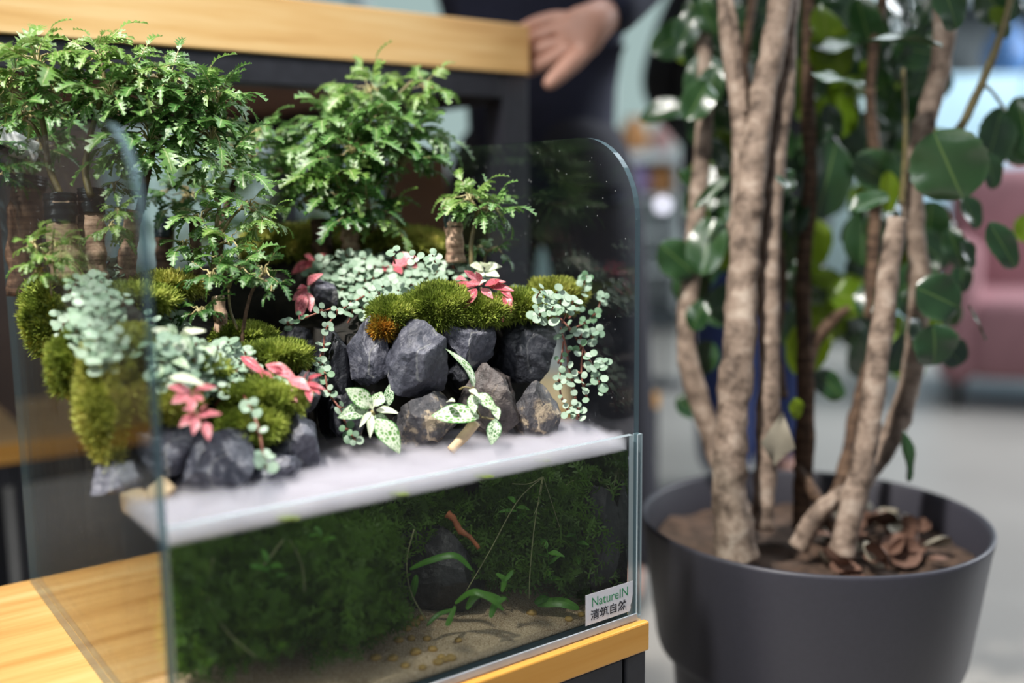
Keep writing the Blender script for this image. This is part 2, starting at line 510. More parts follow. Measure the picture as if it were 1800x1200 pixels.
# ------------------------------------------------------------------ the setting
def struct(name, a, b, mat):
    vs, fs = box(a, b)
    return tag(link(name, data(name, vs, fs, mat, False)), kind='structure')
struct('floor', (-7, -3, -0.1), (8, 9, 0), M_floor)
struct('wall_back', (-7, 7.4, 0), (8, 7.6, 3.4), M_wall)
a = N('frosted_daylight_pane')
M_day = a.done(a.n('ShaderNodeEmission', Color=(.60, .80, .78), Strength=.42).outputs[0])
def window(n_, px0, px1, z0, z1):
    x0, x1 = at(px0, 350, 7.45).x, at(px1, 350, 7.45).x
    o = struct('window_%d' % n_, (x0, 7.385, z0), (x1, 7.398, z1), M_day)
    for a_, b2 in (((x0-.05, 7.36, z0-.05), (x0, 7.40, z1+.05)), ((x1, 7.36, z0-.05), (x1+.05, 7.40, z1+.05)), ((x0, 7.36, z0-.05), (x1, 7.40, z0)), ((x0, 7.36, z1), (x1, 7.40, z1+.05))):
        vs, fs = box(a_, b2)
        link('window_frame', data('window_frame', vs, fs, M_white, False), o)
window(1, 1075, 1225, .30, 2.9)
window(2, 660, 850, .45, 2.9)
window(3, 250, 470, .45, 2.9)
window(4, 1620, 1860, 1.2, 2.9)
struct('baseboard_back', (-7, 7.36, 0), (8, 7.4, 0.12), M_darkp)

# ------------------------------------------------------------------ tables of pine on black steel frames
FR = Matrix.Translation(T0) @ Matrix.Rotation(YAW, 4, 'Z')
def steel_table(name, label, u0, u1, v0, v1, ztop, thick, edge_mat, top_mat, rail, post, legs, zfloor=-TABLE, cat='table', under=None):
    """pine top, four rails and square posts; u, v, z in the tank's frame"""
    root = empty(name, T((u0+u1)/2, (v0+v1)/2, zfloor), label, cat)
    inv = Matrix.Translation(-root.location)
    fr = inv @ FR
    bevel_box('table_top', (u0, v0+.004, ztop-thick), (u1, v1, ztop), top_mat, root, .003, fr)
    bevel_box('edge_strip', (u0, v0-.004, ztop-thick), (u1+.0005, v0+.0038, ztop+.0003), edge_mat, root, .0018, fr)
    zb = ztop - thick - .001
    if under:
        bevel_box('underside_panel', (u0+post, v0+post, zb-.006), (u1-post, v1-post, zb), under, root, .001, fr)
        zr = zb
    zr = zb
    g = .0035
    bevel_box('rail', (u0+post+g, v0, zr-rail), (u1-post-g, v0+post*.8, zr), M_steel, root, .002, fr)
    bevel_box('rail', (u0+post+g, v1-post*.8, zr-rail), (u1-post-g, v1, zr), M_steel, root, .002, fr)
    bevel_box('rail', (u0, v0+post+g, zr-rail), (u0+post*.8, v1-post-g, zr), M_steel, root, .002, fr)
    bevel_box('rail', (u1-post*.8, v0+post+g, zr-rail), (u1, v1-post-g, zr), M_steel, root, .002, fr)
    for (a_, b_) in ((u0, v0), (u1-post, v0), (u0, v1-post), (u1-post, v1-post)):
        bevel_box('leg', (a_, b_, zfloor), (a_+post, b_+post, zr), M_steel, root, .002, fr)
    return root
steel_table('low_table', 'pine table with black steel frame under the glass tank', -1.25, TW+.006, -.006, TD+.012, -.0005, .0285, M_orange, M_pine, .045, .026, 4)

SV = .56
pa = tuv(on_v(928, 131, SV)); pb = tuv(on_v(928, 46, SV)); pc = tuv(on_v(926, 174, SV))
steel_table('high_table', 'taller pine table with black frame behind the tank', pa[0]-2.0, pa[0], SV, SV+.85, pb[2], pb[2]-pa[2], M_pine2, M_pine2, pa[2]-pc[2], .045, 4, under=M_under)

# low benches further back
def bench(px, py, d, px2, label, cat='bench'):
    z = at(px, py, d).z - TABLE
    A = tuv(at(px, py, d))
    steel_table('low_bench', label, A[0]-px2, A[0], A[1], A[1]+.4, z, .035, M_orange, M_pine2, .04, .04, 4, cat=cat)
bench(1158, 690, 2.45, .34, 'low wooden bench on the floor behind the tank and pot')
bench(66, 772, 1.75, 1.2, 'low wooden bench past the left side of the tank')

# ------------------------------------------------------------------ the glass tank
tank = empty('glass_tank', T(TW/2, TD/2, 0), 'open-topped clear glass planted tank with rounded side panes', 'tank')
def pane(name, outline, axis, w0, w1, em=None, gm=None):
    """slab from an outline in the pane's own plane; big faces clear, rim the green-blue cut edge"""
    n = len(outline)
    vs = []
    for w in (w0, w1):
        for (p, q) in outline:
            vs.append((T(w, p, q) if axis == 'u' else T(p, w, q) if axis == 'v' else T(p, q, w)) - tank.location)
    fs = [tuple(range(n)), tuple(range(2*n-1, n-1, -1))]
    mi = [0, 0]
    for k in range(n):
        fs.append((k, n+k, n+(k+1) % n, (k+1) % n)); mi.append(1)
    return link(name, data(name, vs, fs, [gm or M_glass, em or M_edge], False, None, mi), tank)
G = .006
def side_outline(r):
    o = [(TD, 0.001), (TD, TH)]
    for k in range(13):
        w = math.pi/2 + math.pi/2*k/12 
        o.append((r + r*math.cos(w), TH - r + r*math.sin(w)))
    o += [(0, FH), (0, 0.001)]
    return o
so = side_outline(.075)
pane('side_pane', so, 'u', 0, G)
pane('side_pane', [(max(p, .0), q) for p, q in so], 'u', TW-G, TW)
pane('front_pane', [(G+.0003, .001), (TW-G-.0003, .001), (TW-G-.0003, FH), (G+.0003, FH)], 'v', 0, G, M_edge2, M_glassw)
pane('back_pane', [(G+.0003, .001), (TW-G-.0003, .001), (TW-G-.0003, TH), (G+.0003, TH)], 'v', TD-G, TD)
# the top rim of the front pane runs past the side panes as a pale cap
pane('front_cap', [(TW-.002, FH-.175), (TW+.0035, FH-.175), (TW+.0035, FH), (TW-.002, FH)], 'v', -.0015, G*.9, M_edge2)
b_ = MB(); b_.add(*box((G+.0006, G+.0006, .0015), (TW-G-.0006, TD-G-.0006, .0075)))
b_.v = [T(p.x, p.y, p.z) for p in b_.v]; b_.build('base_pane', [M_edge], tank, tank.location, False)
for (ua, va, ub, vb) in ((.001, -.0012, TW-.001, .0002),):
    b_ = MB(); b_.add(*box((ua, va, .0), (ub, vb, .0065))); b_.v = [T(p.x, p.y, p.z) for p in b_.v]
    b_.build('silicone_seam', [M_silicone], tank, tank.location, False)

# sticker with its lettering
def font_mesh(body, size, mat, M, parent, name, bold=0.0):
    c = bpy.data.curves.new('lettering', 'FONT')
    c.body = body; c.size = size; c.align_x = 'LEFT'; c.align_y = 'BOTTOM_BASELINE'; c.extrude = .00004; c.offset = bold
    o = bpy.data.objects.new('lettering_source', c)
    COL.objects.link(o)
    dg = bpy.context.evaluated_depsgraph_get()
    me = bpy.data.meshes.new_from_object(o.evaluated_get(dg))
    bpy.data.objects.remove(o); 
    xs = [v.co.x for v in me.vertices] or [0, 1]; ys = [v.co.y for v in me.vertices] or [0, 1]
    x0, x1, y0, y1 = min(xs), max(xs), min(ys), max(ys)
    me.transform(Matrix.Diagonal((1/(x1-x0), 1/(y1-y0), 1, 1)) @ Matrix.Translation((-x0, -y0, 0)))
    me.transform(M)
    me.materials.clear(); me.materials.append(mat)
    return link(name, me, parent)
q0 = tuv(on_v(1029, 1100, 0)); q1 = tuv(on_v(1112, 1020, 0))
su0, su1 = q0[0], min(q1[0], TW-.002)
sz0, sz1 = q0[2], q1[2]
outl = [(su0, sz0), (su0+(su1-su0)*.93, sz0), (su0+(su1-su0)*.955, sz0+.003), (su0+(su1-su0)*.95, sz0+.006), (su1-.0012, sz0+.009),
        (su1-.0006, sz0+.013), (su1, sz0+.016), (su1, sz1), (su0, sz1)]
vs = [T(u, -.0004, z) - tank.location for u, z in outl] + [T(u, -.0002, z) - tank.location for u, z in outl]
n = len(outl)
st = link('sticker', data('sticker', vs, [tuple(range(n)), tuple(range(2*n-1, n-1, -1))] + [(k, n+k, n+(k+1) % n, (k+1) % n) for k in range(n)], M_paper, False), tank)
tag(st, 'white torn sticker with green and black lettering')
def on_front(u, z, w, h):
    B = Matrix.Identity(4)
    ex, ey, ez = UX*w, V((0,0,1))*h, VX*-1
    p = T(u, -.00046, z) - tank.location
    for i in range(3):
        B[i][0], B[i][1], B[i][2], B[i][3] = ex[i], ey[i], ez[i], p[i]
    return B
SW, SH = su1-su0, sz1-sz0
font_mesh('NatureIN', 1, M_inkg, on_front(su0+SW*.13, sz0+SH*.56, SW*.76, SH*.30), st, 'lettering')
font_mesh('清筑自然', 1, M_ink, on_front(su0+SW*.10, sz0+SH*.12, SW*.76, SH*.34), st, 'lettering', .014)

# ------------------------------------------------------------------ soil, water, sand
def grid_obj(name, u0, u1, v0, v1, nu, nv, zf, mat, label, cat, kind=None):
    vs, fs = [], []
    org = T((u0+u1)/2, (v0+v1)/2, 0)
    for j in range(nv+1):
        for i in range(nu+1):
            u, v = u0+(u1-u0)*i/nu, v0+(v1-v0)*j/nv
            vs.append(T(u, v, zf(u, v)) - org)
    for j in range(nv):
        for i in range(nu):
            k = j*(nu+1)+i
            fs.append((k, k+1, k+nu+2, k+nu+1))
    rim = [i for i in range(nu+1)] + [j*(nu+1)+nu for j in range(1, nv+1)] + [nv*(nu+1)+i for i in range(nu-1, -1, -1)] + [j*(nu+1) for j in range(nv-1, 0, -1)]
    b = len(vs)
    for k in rim:
        vs.append(V((vs[k].x, vs[k].y, .0085)))
    L = len(rim)
    for k in range(L):
        fs.append((rim[(k+1) % L], rim[k], b+k, b+(k+1) % L))
    fs.append(tuple(b+k for k in range(L-1, -1, -1)))
    return tag(link(name, data(name, vs, fs, mat), None, org), label, cat, None, kind)
E0, E1 = G+.001, TW-G-.001
W0, W1 = G+.001, TD-G-.001
grid_obj('soil_bank', E0, E1, .07, W1, 110, 110, terrain, M_soil, 'dark soil bank rising behind the rocks inside the tank', 'soil', 'stuff')
def sandz(u, v):
    return .012 + .022*sst(0, .16, v) + .003*noise.noise(V((u*30, v*30, 0)))
grid_obj('sand_bed', E0+.0005, E1-.0005, W0, .15, 60, 24, sandz, M_sand, 'brown river sand on the bottom of the tank', 'sand', 'stuff')
# water: closed body just inside the panes
b_ = MB()
nu = 40
vs, fs = [], []
org = T(TW/2, TD/2, 0)
wq = [T(E0-.0006, W0-.0006, WATER), T(E1+.0006, W0-.0006, WATER), T(E1+.0006, W1, WATER), T(E0-.0006, W1, WATER)]
wq2 = [p - V((0, 0, .0015)) for p in wq]
tag(link('water', data('water', [p-org for p in wq], [(0, 1, 2, 3)], M_water, False), None, org), 'still water surface filling the lower part of the tank', 'water', None, 'stuff')
# from inside, the wet side pane mirrors the water (total reflection); from outside it is clear
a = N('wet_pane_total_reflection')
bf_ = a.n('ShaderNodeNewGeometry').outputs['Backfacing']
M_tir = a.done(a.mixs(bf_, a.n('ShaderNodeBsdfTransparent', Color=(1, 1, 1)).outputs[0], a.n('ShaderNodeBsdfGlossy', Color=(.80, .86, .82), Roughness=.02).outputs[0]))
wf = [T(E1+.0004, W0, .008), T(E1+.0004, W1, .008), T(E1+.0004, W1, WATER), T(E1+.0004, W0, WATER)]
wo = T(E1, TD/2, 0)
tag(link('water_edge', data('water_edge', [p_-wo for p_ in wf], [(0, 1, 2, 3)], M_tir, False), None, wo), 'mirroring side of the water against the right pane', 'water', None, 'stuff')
# mist drifting on the water
def mistz(u, v):
    n = noise.noise(V((u*26, v*26, 1.7)))*.5 + noise.noise(V((u*60, v*60, 4.0)))*.25
    lump = .006*math.exp(-((u-.27)**2+(v-.11)**2)/.0030) + .005*math.exp(-((u-.21)**2+(v-.20)**2)/.004)
    return WATER + .0270
a = N('mist')
sp = a.n('ShaderNodeSeparateXYZ', Vector=a.coords())
nz = a.noise(38, 2)
hgt = a.math('ADD', .008, a.math('MULTIPLY', nz, .018))
den = a.math('SUBTRACT', 1.0, a.math('DIVIDE', sp.outputs[2], hgt), True)
vd_ = a.n('ShaderNodeVectorMath', _operation='DOT_PRODUCT'); a.set(vd_.inputs[0], a.coords()); vd_.inputs[1].default_value = tuple(VX)
fade = a.math('SUBTRACT', 1.0, a.math('DIVIDE', a.math('ADD', vd_.outputs['Value'], a.math('MULTIPLY', nz, .05)), .075), True)
den = a.math('MULTIPLY', den, fade)
vs_ = a.n('ShaderNodeVolumePrincipled', Color=(.845, .82, .875), Anisotropy=0.0, Density=a.math('MULTIPLY', den, 210.0))
M_mist = a.done(None, vs_.outputs[0])
try: M_mist.cycles.volume_step_rate = 0.12
except Exception: pass
vs, fs = [], []
nu, nv = 70, 56
u0, u1, v0, v1 = E0+.0004, E1-.0004, W0+.0004, .345
org = T((u0+u1)/2, (v0+v1)/2, WATER)
for top in (0, 1):
    for j in range(nv+1):
        for i in range(nu+1):
            u, v = u0+(u1-u0)*i/nu, v0+(v1-v0)*j/nv
            vs.append(T(u, v, mistz(u, v) if top else WATER+.0006) - org)
S_ = (nu+1)*(nv+1)
for j in range(nv):
    for i in range(nu):
        k = j*(nu+1)+i
        fs.append((k+nu+1, k+nu+2, k+1, k))
        fs.append((S_+k, S_+k+1, S_+k+nu+2, S_+k+nu+1))
rim = [i for i in range(nu+1)] + [j*(nu+1)+nu for j in range(1, nv+1)] + [nv*(nu+1)+i for i in range(nu-1, -1, -1)] + [j*(nu+1) for j in range(nv-1, 0, -1)]
for k in range(len(rim)):
    x, y = rim[k], rim[(k+1) % len(rim)]
    fs.append((x, y, S_+y, S_+x))
tag(link('mist', data('mist', vs, fs, M_mist), None, org), 'low white mist lying on the water between the rocks', 'mist', None, 'stuff')

# ------------------------------------------------------------------ rocks
import bmesh
def ico(sub):
    bm = bmesh.new()
    bmesh.ops.create_icosphere(bm, subdivisions=sub, radius=1.0)
    bm.verts.ensure_lookup_table()
    vs = [v.co.copy() for v in bm.verts]
    fs = [tuple(v.index for v in f.verts) for f in bm.faces]
    bm.free()
    return vs, fs
ICO4, ICO3, ICO2 = ico(5), ico(3), ico(2)
def rock(px0, py0, px1, py1, d, mat, label, depth=None, seed=0, cuts=13, rot=0.0, name='rock', cat='rock', group=None, hi=True, amp=.05):
    rr = random.Random(seed*7+3)
    c = at((px0+px1)/2, (py0+py1)/2, d)
    hx, hz = (px1-px0)/2*d/F*1.05, (py1-py0)/2*d/F*1.04
    hy = depth/2 if depth else (hx+hz)/2*.9
    vs, fs = ICO4 if hi else ICO3
    planes = []
    for _ in range(cuts + 6):
        n_ = V((rr.uniform(-1,1), rr.uniform(-1.2,.6), rr.uniform(-1,1))).normalized()
        planes.append((n_, rr.uniform(.50, .80)))
    out = []
    for p in vs:
        q4 = (p.x**4+p.y**4+p.z**4)**.25
        q = p*(.25 + .75/q4)*.9
        for n_, k in planes:
            e = q.dot(n_) - k
            if e > 0: q = q - n_*(e*.96)
        s = V((seed*3.7, seed*1.3, 0))
        f1 = noise.noise(q*1.6+s)*amp*1.6 + noise.noise(q*4.2+s)*amp*.9 - abs(noise.noise(q*7+s))*amp*.7
        vd = noise.voronoi(q*2.6+s)[0]
        f1 += (min(vd[1]-vd[0], .5)-.25)*amp*1.1
        f1 += noise.noise(q*22+s)*amp*.18
        out.append(q*(1+f1))
    lo = [min(p[i] for p in out) for i in range(3)]; hi_ = [max(p[i] for p in out) for i in range(3)]
    ca, sa = math.cos(rot), math.sin(rot)
    pts = []
    for p in out:
        x = (p.x-(lo[0]+hi_[0])/2)/(hi_[0]-lo[0])*2*hx
        y = (p.y-(lo[1]+hi_[1])/2)/(hi_[1]-lo[1])*2*hy
        z = (p.z-(lo[2]+hi_[2])/2)/(hi_[2]-lo[2])*2*hz
        x, z = x*ca - z*sa, x*sa + z*ca
        pts.append(CR*x + CU*z + CF*y)
    return tag(link(name, data(name, pts, fs, mat, hi is False), None, c + CF*hy*.35), label, cat, group)
RK = 'rocks of the planted tank'
rock(608,556,688,684,.925,M_rock,'upright grey rock with a pale slanting streak, left end of upper rock row',.05,1,group=RK)
rock(676,562,784,700,.912,M_rock,'largest upright blue-grey rock in the middle of the rock wall',.055,31,11,group=RK)
rock(772,566,870,646,.950,M_rock,'squat dark rock under the moss right of the largest rock',.055,3,group=RK)
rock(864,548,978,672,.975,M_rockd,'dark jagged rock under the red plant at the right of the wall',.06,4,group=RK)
rock(690,690,806,796,.905,M_rockt,'low rock with a tan top edge under the largest upright rock',.05,5,group=RK)
rock(798,640,914,772,.940,M_rockp,'pitted brown-grey rock behind the veined leaves',.05,6,12,amp=.07,group=RK)
rock(896,670,986,786,.955,M_rockt,'pale-veined rock at the lower right foot of the wall',.045,7,group=RK)
rock(776,620,846,690,.96,M_rockd,'small shadowed stone wedged behind the curled leaf',.04,8,group=RK)
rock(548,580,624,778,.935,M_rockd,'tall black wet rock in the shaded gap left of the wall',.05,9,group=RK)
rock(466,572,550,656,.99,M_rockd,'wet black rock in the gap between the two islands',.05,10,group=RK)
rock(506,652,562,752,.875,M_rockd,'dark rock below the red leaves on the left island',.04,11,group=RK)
rock(543,488,594,548,1.00,M_rock,'small grey stone beside the pink leaves at the gap',.03,12,9,group=RK)
rock(655,426,716,474,1.09,M_rock,'small bluish stone at the foot of the middle tree',.03,13,9,group=RK)
rock(240,738,358,840,.79,M_rock,'rounded slate rock beside the near glass edge',.06,14,9,group=RK)
rock(296,764,446,884,.785,M_rock,'long smooth slate rock slanting down to the mist',.05,15,8,.28,group=RK,amp=.035)
rock(466,716,556,832,.835,M_rock,'domed slate rock at the right end of the left island',.05,16,10,group=RK)
rock(412,796,522,862,.81,M_rock,'low wet rock at the waterline of the left island',.05,17,9,group=RK)
rock(425,648,520,700,.87,M_rockd,'flat dark stone under the left moss and red leaves',.05,18,9,group=RK)
rock(150,806,256,866,.775,M_rock,'grey rock seen through the left pane by the waterline',.05,19,8,group=RK)
rock(262,838,306,896,.765,M_pebble,'small tan stone at the near corner beside the glass edge',.02,20,6,group='tan stones at the near corner',hi=False)
rock(212,858,264,908,.765,M_pebble,'pale tan stone behind the left pane at the waterline',.02,21,6,group='tan stones at the near corner',hi=False)
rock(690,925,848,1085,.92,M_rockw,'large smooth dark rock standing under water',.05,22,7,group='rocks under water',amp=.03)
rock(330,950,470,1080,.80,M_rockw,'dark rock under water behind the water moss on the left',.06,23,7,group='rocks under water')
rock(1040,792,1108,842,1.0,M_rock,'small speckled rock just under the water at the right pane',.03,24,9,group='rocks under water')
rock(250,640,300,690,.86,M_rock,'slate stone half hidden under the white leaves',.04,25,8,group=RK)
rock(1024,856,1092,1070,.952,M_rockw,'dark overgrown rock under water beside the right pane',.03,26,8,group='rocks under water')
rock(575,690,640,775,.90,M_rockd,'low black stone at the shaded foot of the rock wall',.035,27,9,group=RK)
# slanting root at the foot of the wall
mb = MB()
pts = curve([at(836,742,.90), at(815,768,.895), at(792,792,.89)], 8)
tube(mb, pts, lambda t: .0052-.0012*t, 10, True, 0, .25, 3, 120)
o = mb.build('root_stub', [M_pebble], None, pts[0]); o.location = pts[0]
tag(o, 'short tan root leaning at the foot of the rock wall', 'root')

# ------------------------------------------------------------------ moss cushions
def moss(px, py, rx, ry, mat, label, d=None, depth=.03, blade=.0052, n=5200, seed=0, group='moss cushions in the tank'):
    rr = random.Random(seed+50)
    if d is None:
        P, d = hit(px, py)
    else:
        P = at(px, py, d)
    hx, hz = rx*d/F, ry*d/F
    c = P + CF*depth*.30
    root = empty('moss_cushion', c, label, 'moss', group)
    vs, fs = ICO3
    s = V((seed*2.3, 0, seed))
    def shape(p):
        f = 1 + .26*noise.noise(p*1.7+s) + .16*noise.noise(p*4.5+s)
        return (CR*(p.x*hx) + CF*(p.y*depth) + CU*(p.z*hz))*f
    link('cushion', data('cushion', [shape(p) for p in vs], fs, mat), root)
    bv, bf = [], []
    blade = blade*1.35; wd = blade*.12
    for _ in range(n):
        p = V((rr.gauss(0,1), rr.gauss(0,1)-.5, rr.gauss(0,1)+.25))
        if p.length < .1: continue
        p.normalize()
        if p.y > .75 or p.z < -.8: continue
        q = shape(p)
        nn = (CR*(p.x/hx) + CF*(p.y/depth) + CU*(p.z/hz)).normalized()
        dr = (nn*.8 + V((0,0,.35)) + V((rr.uniform(-1,1), rr.uniform(-1,1), rr.uniform(-1,1)))*.5).normalized()
        L = blade*rr.uniform(.6, 1.25)
        x = dr.cross(V((rr.uniform(-1,1), rr.uniform(-1,1), rr.uniform(-1,1)))).normalized()*wd
        b = len(bv)
        bv += [q - x - nn*.0008, q + x - nn*.0008, q + dr*L*.55 + x*.8, q + dr*L + V((0,0,-.0004)), q + dr*L*.55 - x*.8]
        bf.append((b, b+1, b+2, b+3, b+4))
    tag(link('moss_tufts', data('moss_tufts', bv, bf, mat), root), kind='stuff')
    return root
moss(770,545,62,40,M_moss,'green moss cushion over the largest upright rock',.945,.025,seed=1)
moss(690,556,38,30,M_moss,'dark green moss cushion at the left end of the rock wall top',.935,.022,n=3600,seed=2)
moss(672,578,22,18,M_mosso,'orange-brown moss tuft above the pale-streaked rock',.925,.014,n=2200,seed=3)
moss(850,548,48,26,M_moss,'green moss cushion under the red veined plant',.955,.022,n=3800,seed=4)
moss(920,540,46,26,M_moss,'moss cushion right of the red plant above the dark jagged rock',.975,.022,n=3600,seed=5)
moss(975,522,52,28,M_mossy,'sunlit yellow-green moss at the right end of the island',1.01,.03,n=4200,seed=6)
moss(520,436,100,40,M_mossy,'yellow-green moss hill at the foot of the middle tree',1.13,.05,.006,5200,7)
moss(700,432,90,28,M_mossy,'yellow moss ridge behind the pilea on the right island',1.12,.045,.006,4200,8)
moss(450,705,84,36,M_moss,'green moss cushion above the domed slate rock',.835,.03,n=4800,seed=9)
moss(430,750,62,34,M_moss,'moss cushion hanging over the long smooth slate rock',.815,.022,n=4200,seed=10)
moss(296,712,46,36,M_mossy,'moss cushion beside the near glass edge',.79,.03,n=3600,seed=11)
moss(208,705,70,118,M_mossy,'tall yellow-green moss slope pressed to the left pane',.79,.035,.006,8500,12)
moss(140,640,46,60,M_moss,'shaded moss slope below the pilea behind the left pane',.83,.03,.006,4200,19)
moss(482,626,58,24,M_moss,'moss patch above the red leaves on the left island',.895,.03,n=3600,seed=13)
moss(425,592,52,20,M_moss,'moss patch around the stems of the small front tree',.925,.03,n=3000,seed=14)
moss(225,528,72,24,M_moss,'moss patch below the bark stumps behind the left pane',.88,.035,n=3600,seed=15)
moss(290,502,58,20,M_mossy,'moss strip right of the bark stumps',.93,.03,n=3000,seed=16)
moss(92,560,50,70,M_moss,'dark moss slope in the back left corner of the tank',.90,.03,n=3600,seed=17)
moss(330,645,64,22,M_moss,'moss under the white veined plant',.83,.03,n=2600,seed=18)

# ------------------------------------------------------------------ leaf shapes (length 1 along +Y, upper side +Z)
def blade_leaf(name, mats, wprof, nl=8, nw=2, fold=.12, droop=.25, wave=0.0, teeth=0.0):
    vs, fs, uv = [], [], []
    for i in range(nl+1):
        t = i/nl
        w = wprof(t)
        if teeth: w *= 1 + teeth*(1 if i % 2 else -1)
        for j in range(-nw, nw+1):
            s = j/nw
            x = s*w
            z = fold*abs(x) - droop*t*t + wave*math.sin(t*9 + s*2)*abs(s)*.1 - .35*fold*x*x/(w+1e-4)
            vs.append(V((x, t, z))); uv.append((.5+.5*s, t))
    W_ = 2*nw+1
    for i in range(nl):
        for j in range(W_-1):
            k = i*W_+j
            fs.append((k, k+1, k+W_+1, k+W_))
    return data(name, vs, fs, mats, True, uv)
def round_leaf(name, mat, rx=.5, cup=.1, seg=12, petiole=True, mats=None):
    vs, uv = [V((0,.5,0))], [(.5,.5)]
    fs = []
    for r, e in ((.55, .5), (1.0, 1.0)):
        for k in range(seg):
            w = 2*math.pi*k/seg - math.pi/2
            rr = r*(1 - (.12 if k == 0 else 0))
            vs.append(V((rx*rr*math.cos(w), .5+.5*rr*math.sin(w), cup*r*r*(1-.6*abs(math.sin(w))) - .06*(.5+.5*r*math.sin(w))**2)))
            uv.append((.5+.5*e, .5+.5*r*math.sin(w)))
    for k in range(seg):
        k2 = (k+1) % seg
        fs.append((0, 1+k, 1+k2))
        fs.append((1+k, 1+seg+k, 1+seg+k2, 1+k2))
    return data(name, vs, fs, mat, True, uv)
PILEA = [round_leaf('pilea_leaf', M_pilea, .52, c) for c in (.10, .03, -.08)]
PILEAD = [round_leaf('pilea_young_leaf', M_pilead, .5, c) for c in (.10, -.05)]
fitp = lambda t: .36*math.sin(math.pi*min(1, t*.97+.012)**.85)**.9 + .004
def fit_meshes(mat):
    return [blade_leaf('veined_leaf', mat, fitp, 10, 3, f, dr, .25) for f, dr in ((.35, .28), (.2, .12), (.45, .45))]
FITARCH = blade_leaf('curled_leaf', M_fitw, fitp, 12, 3, .3, .85, .2)
FIT = {'w': fit_meshes(M_fitw), 'g': fit_meshes(M_fitg), 'l': fit_meshes(M_fitl), 'r': fit_meshes(M_fitr), 'p': fit_meshes(M_fitp)}

def leaflet(mb, base, ang, L, wid, lobes, droop, tilt, frill, rr):
    """toothed, lobed leaflet in the leaf plane"""
    ca, sa = math.cos(ang), math.sin(ang)
    st = lobes*2
    mid, lf, rt = [], [], []
    for i in range(st+1):
        t = i/st
        env = math.sin(math.pi*(t*.86+.10))**.8
        out = (i % 2 == 1)
        w = wid*env*(1.0 if out else frill)
        adv = .09 if out else -.02
        z = -droop*t*t
        mid.append((0, t, z))
        kk = rr.uniform(.85, 1.15)
        lf.append((-w*kk, min(1.02, t+adv+w*.25), z + tilt*w - .25*w*out))
        kk = rr.uniform(.85, 1.15)
        rt.append((w*kk, min(1.02, t+adv+w*.25), z + tilt*w - .25*w*out))
    vs, uv, fs = [], [], []
    def tr(p):
        x, y, z = p[0]*L, p[1]*L, p[2]*L
        return V((base[0] + x*ca + y*sa, base[1] - x*sa + y*ca, base[2] + z))
    for i in range(st+1):
        vs += [tr(lf[i]), tr(mid[i]), tr(rt[i])]
        e = .46 if i % 2 else .36
        uv += [(.5-e, i/st), (.5, i/st), (.5+e, i/st)]
    for i in range(st):
        k = i*3
        fs += [(k, k+1, k+4, k+3), (k+1, k+2, k+5, k+4)]
    mb.add(vs, fs, uv, 0)
def aralia_leaf(seed, mat, pairs, wid, frill, lobes, droop):
    rr = random.Random(seed)
    mb = MB()
    path = [V((0, .55*t, -.12*droop*t*t)) for t in (0, .25, .5, .75, 1)]
    tube(mb, path, .010, 4, False, 1)
    for k in range(pairs):
        t = .30 + .62*k/max(1, pairs)
        for s in (-1, 1):
            leaflet(mb, (0, .55*t, -.12*droop*t*t), s*rr.uniform(.75, 1.25), rr.uniform(.34, .46)*(1-.12*k), wid*rr.uniform(.85,1.1), lobes, droop*rr.uniform(.6,1.6), rr.uniform(.15,.5), frill, rr)
    leaflet(mb, (0, .55, -.12*droop), rr.uniform(-.15,.15), .48, wid, lobes+1, droop*1.3, .3, frill, rr)
    me = data('aralia_leaf', mb.v, mb.f, [mat, M_petiole], True, mb.u, mb.m)
    return me
AR = {}
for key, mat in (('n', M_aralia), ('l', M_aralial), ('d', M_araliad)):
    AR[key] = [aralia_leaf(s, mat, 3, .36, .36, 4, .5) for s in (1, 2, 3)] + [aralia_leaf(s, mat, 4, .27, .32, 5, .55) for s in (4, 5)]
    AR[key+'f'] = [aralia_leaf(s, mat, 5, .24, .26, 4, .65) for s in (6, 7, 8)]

def put(name, me, root, P, dirv, nrm, L, w=None, parent=None):
    M = basis(P - root.location, dirv, nrm, (w or L), L, (w or L)*.5+L*.5)
    o = link(name, me, parent or root, mw=M)
    return o

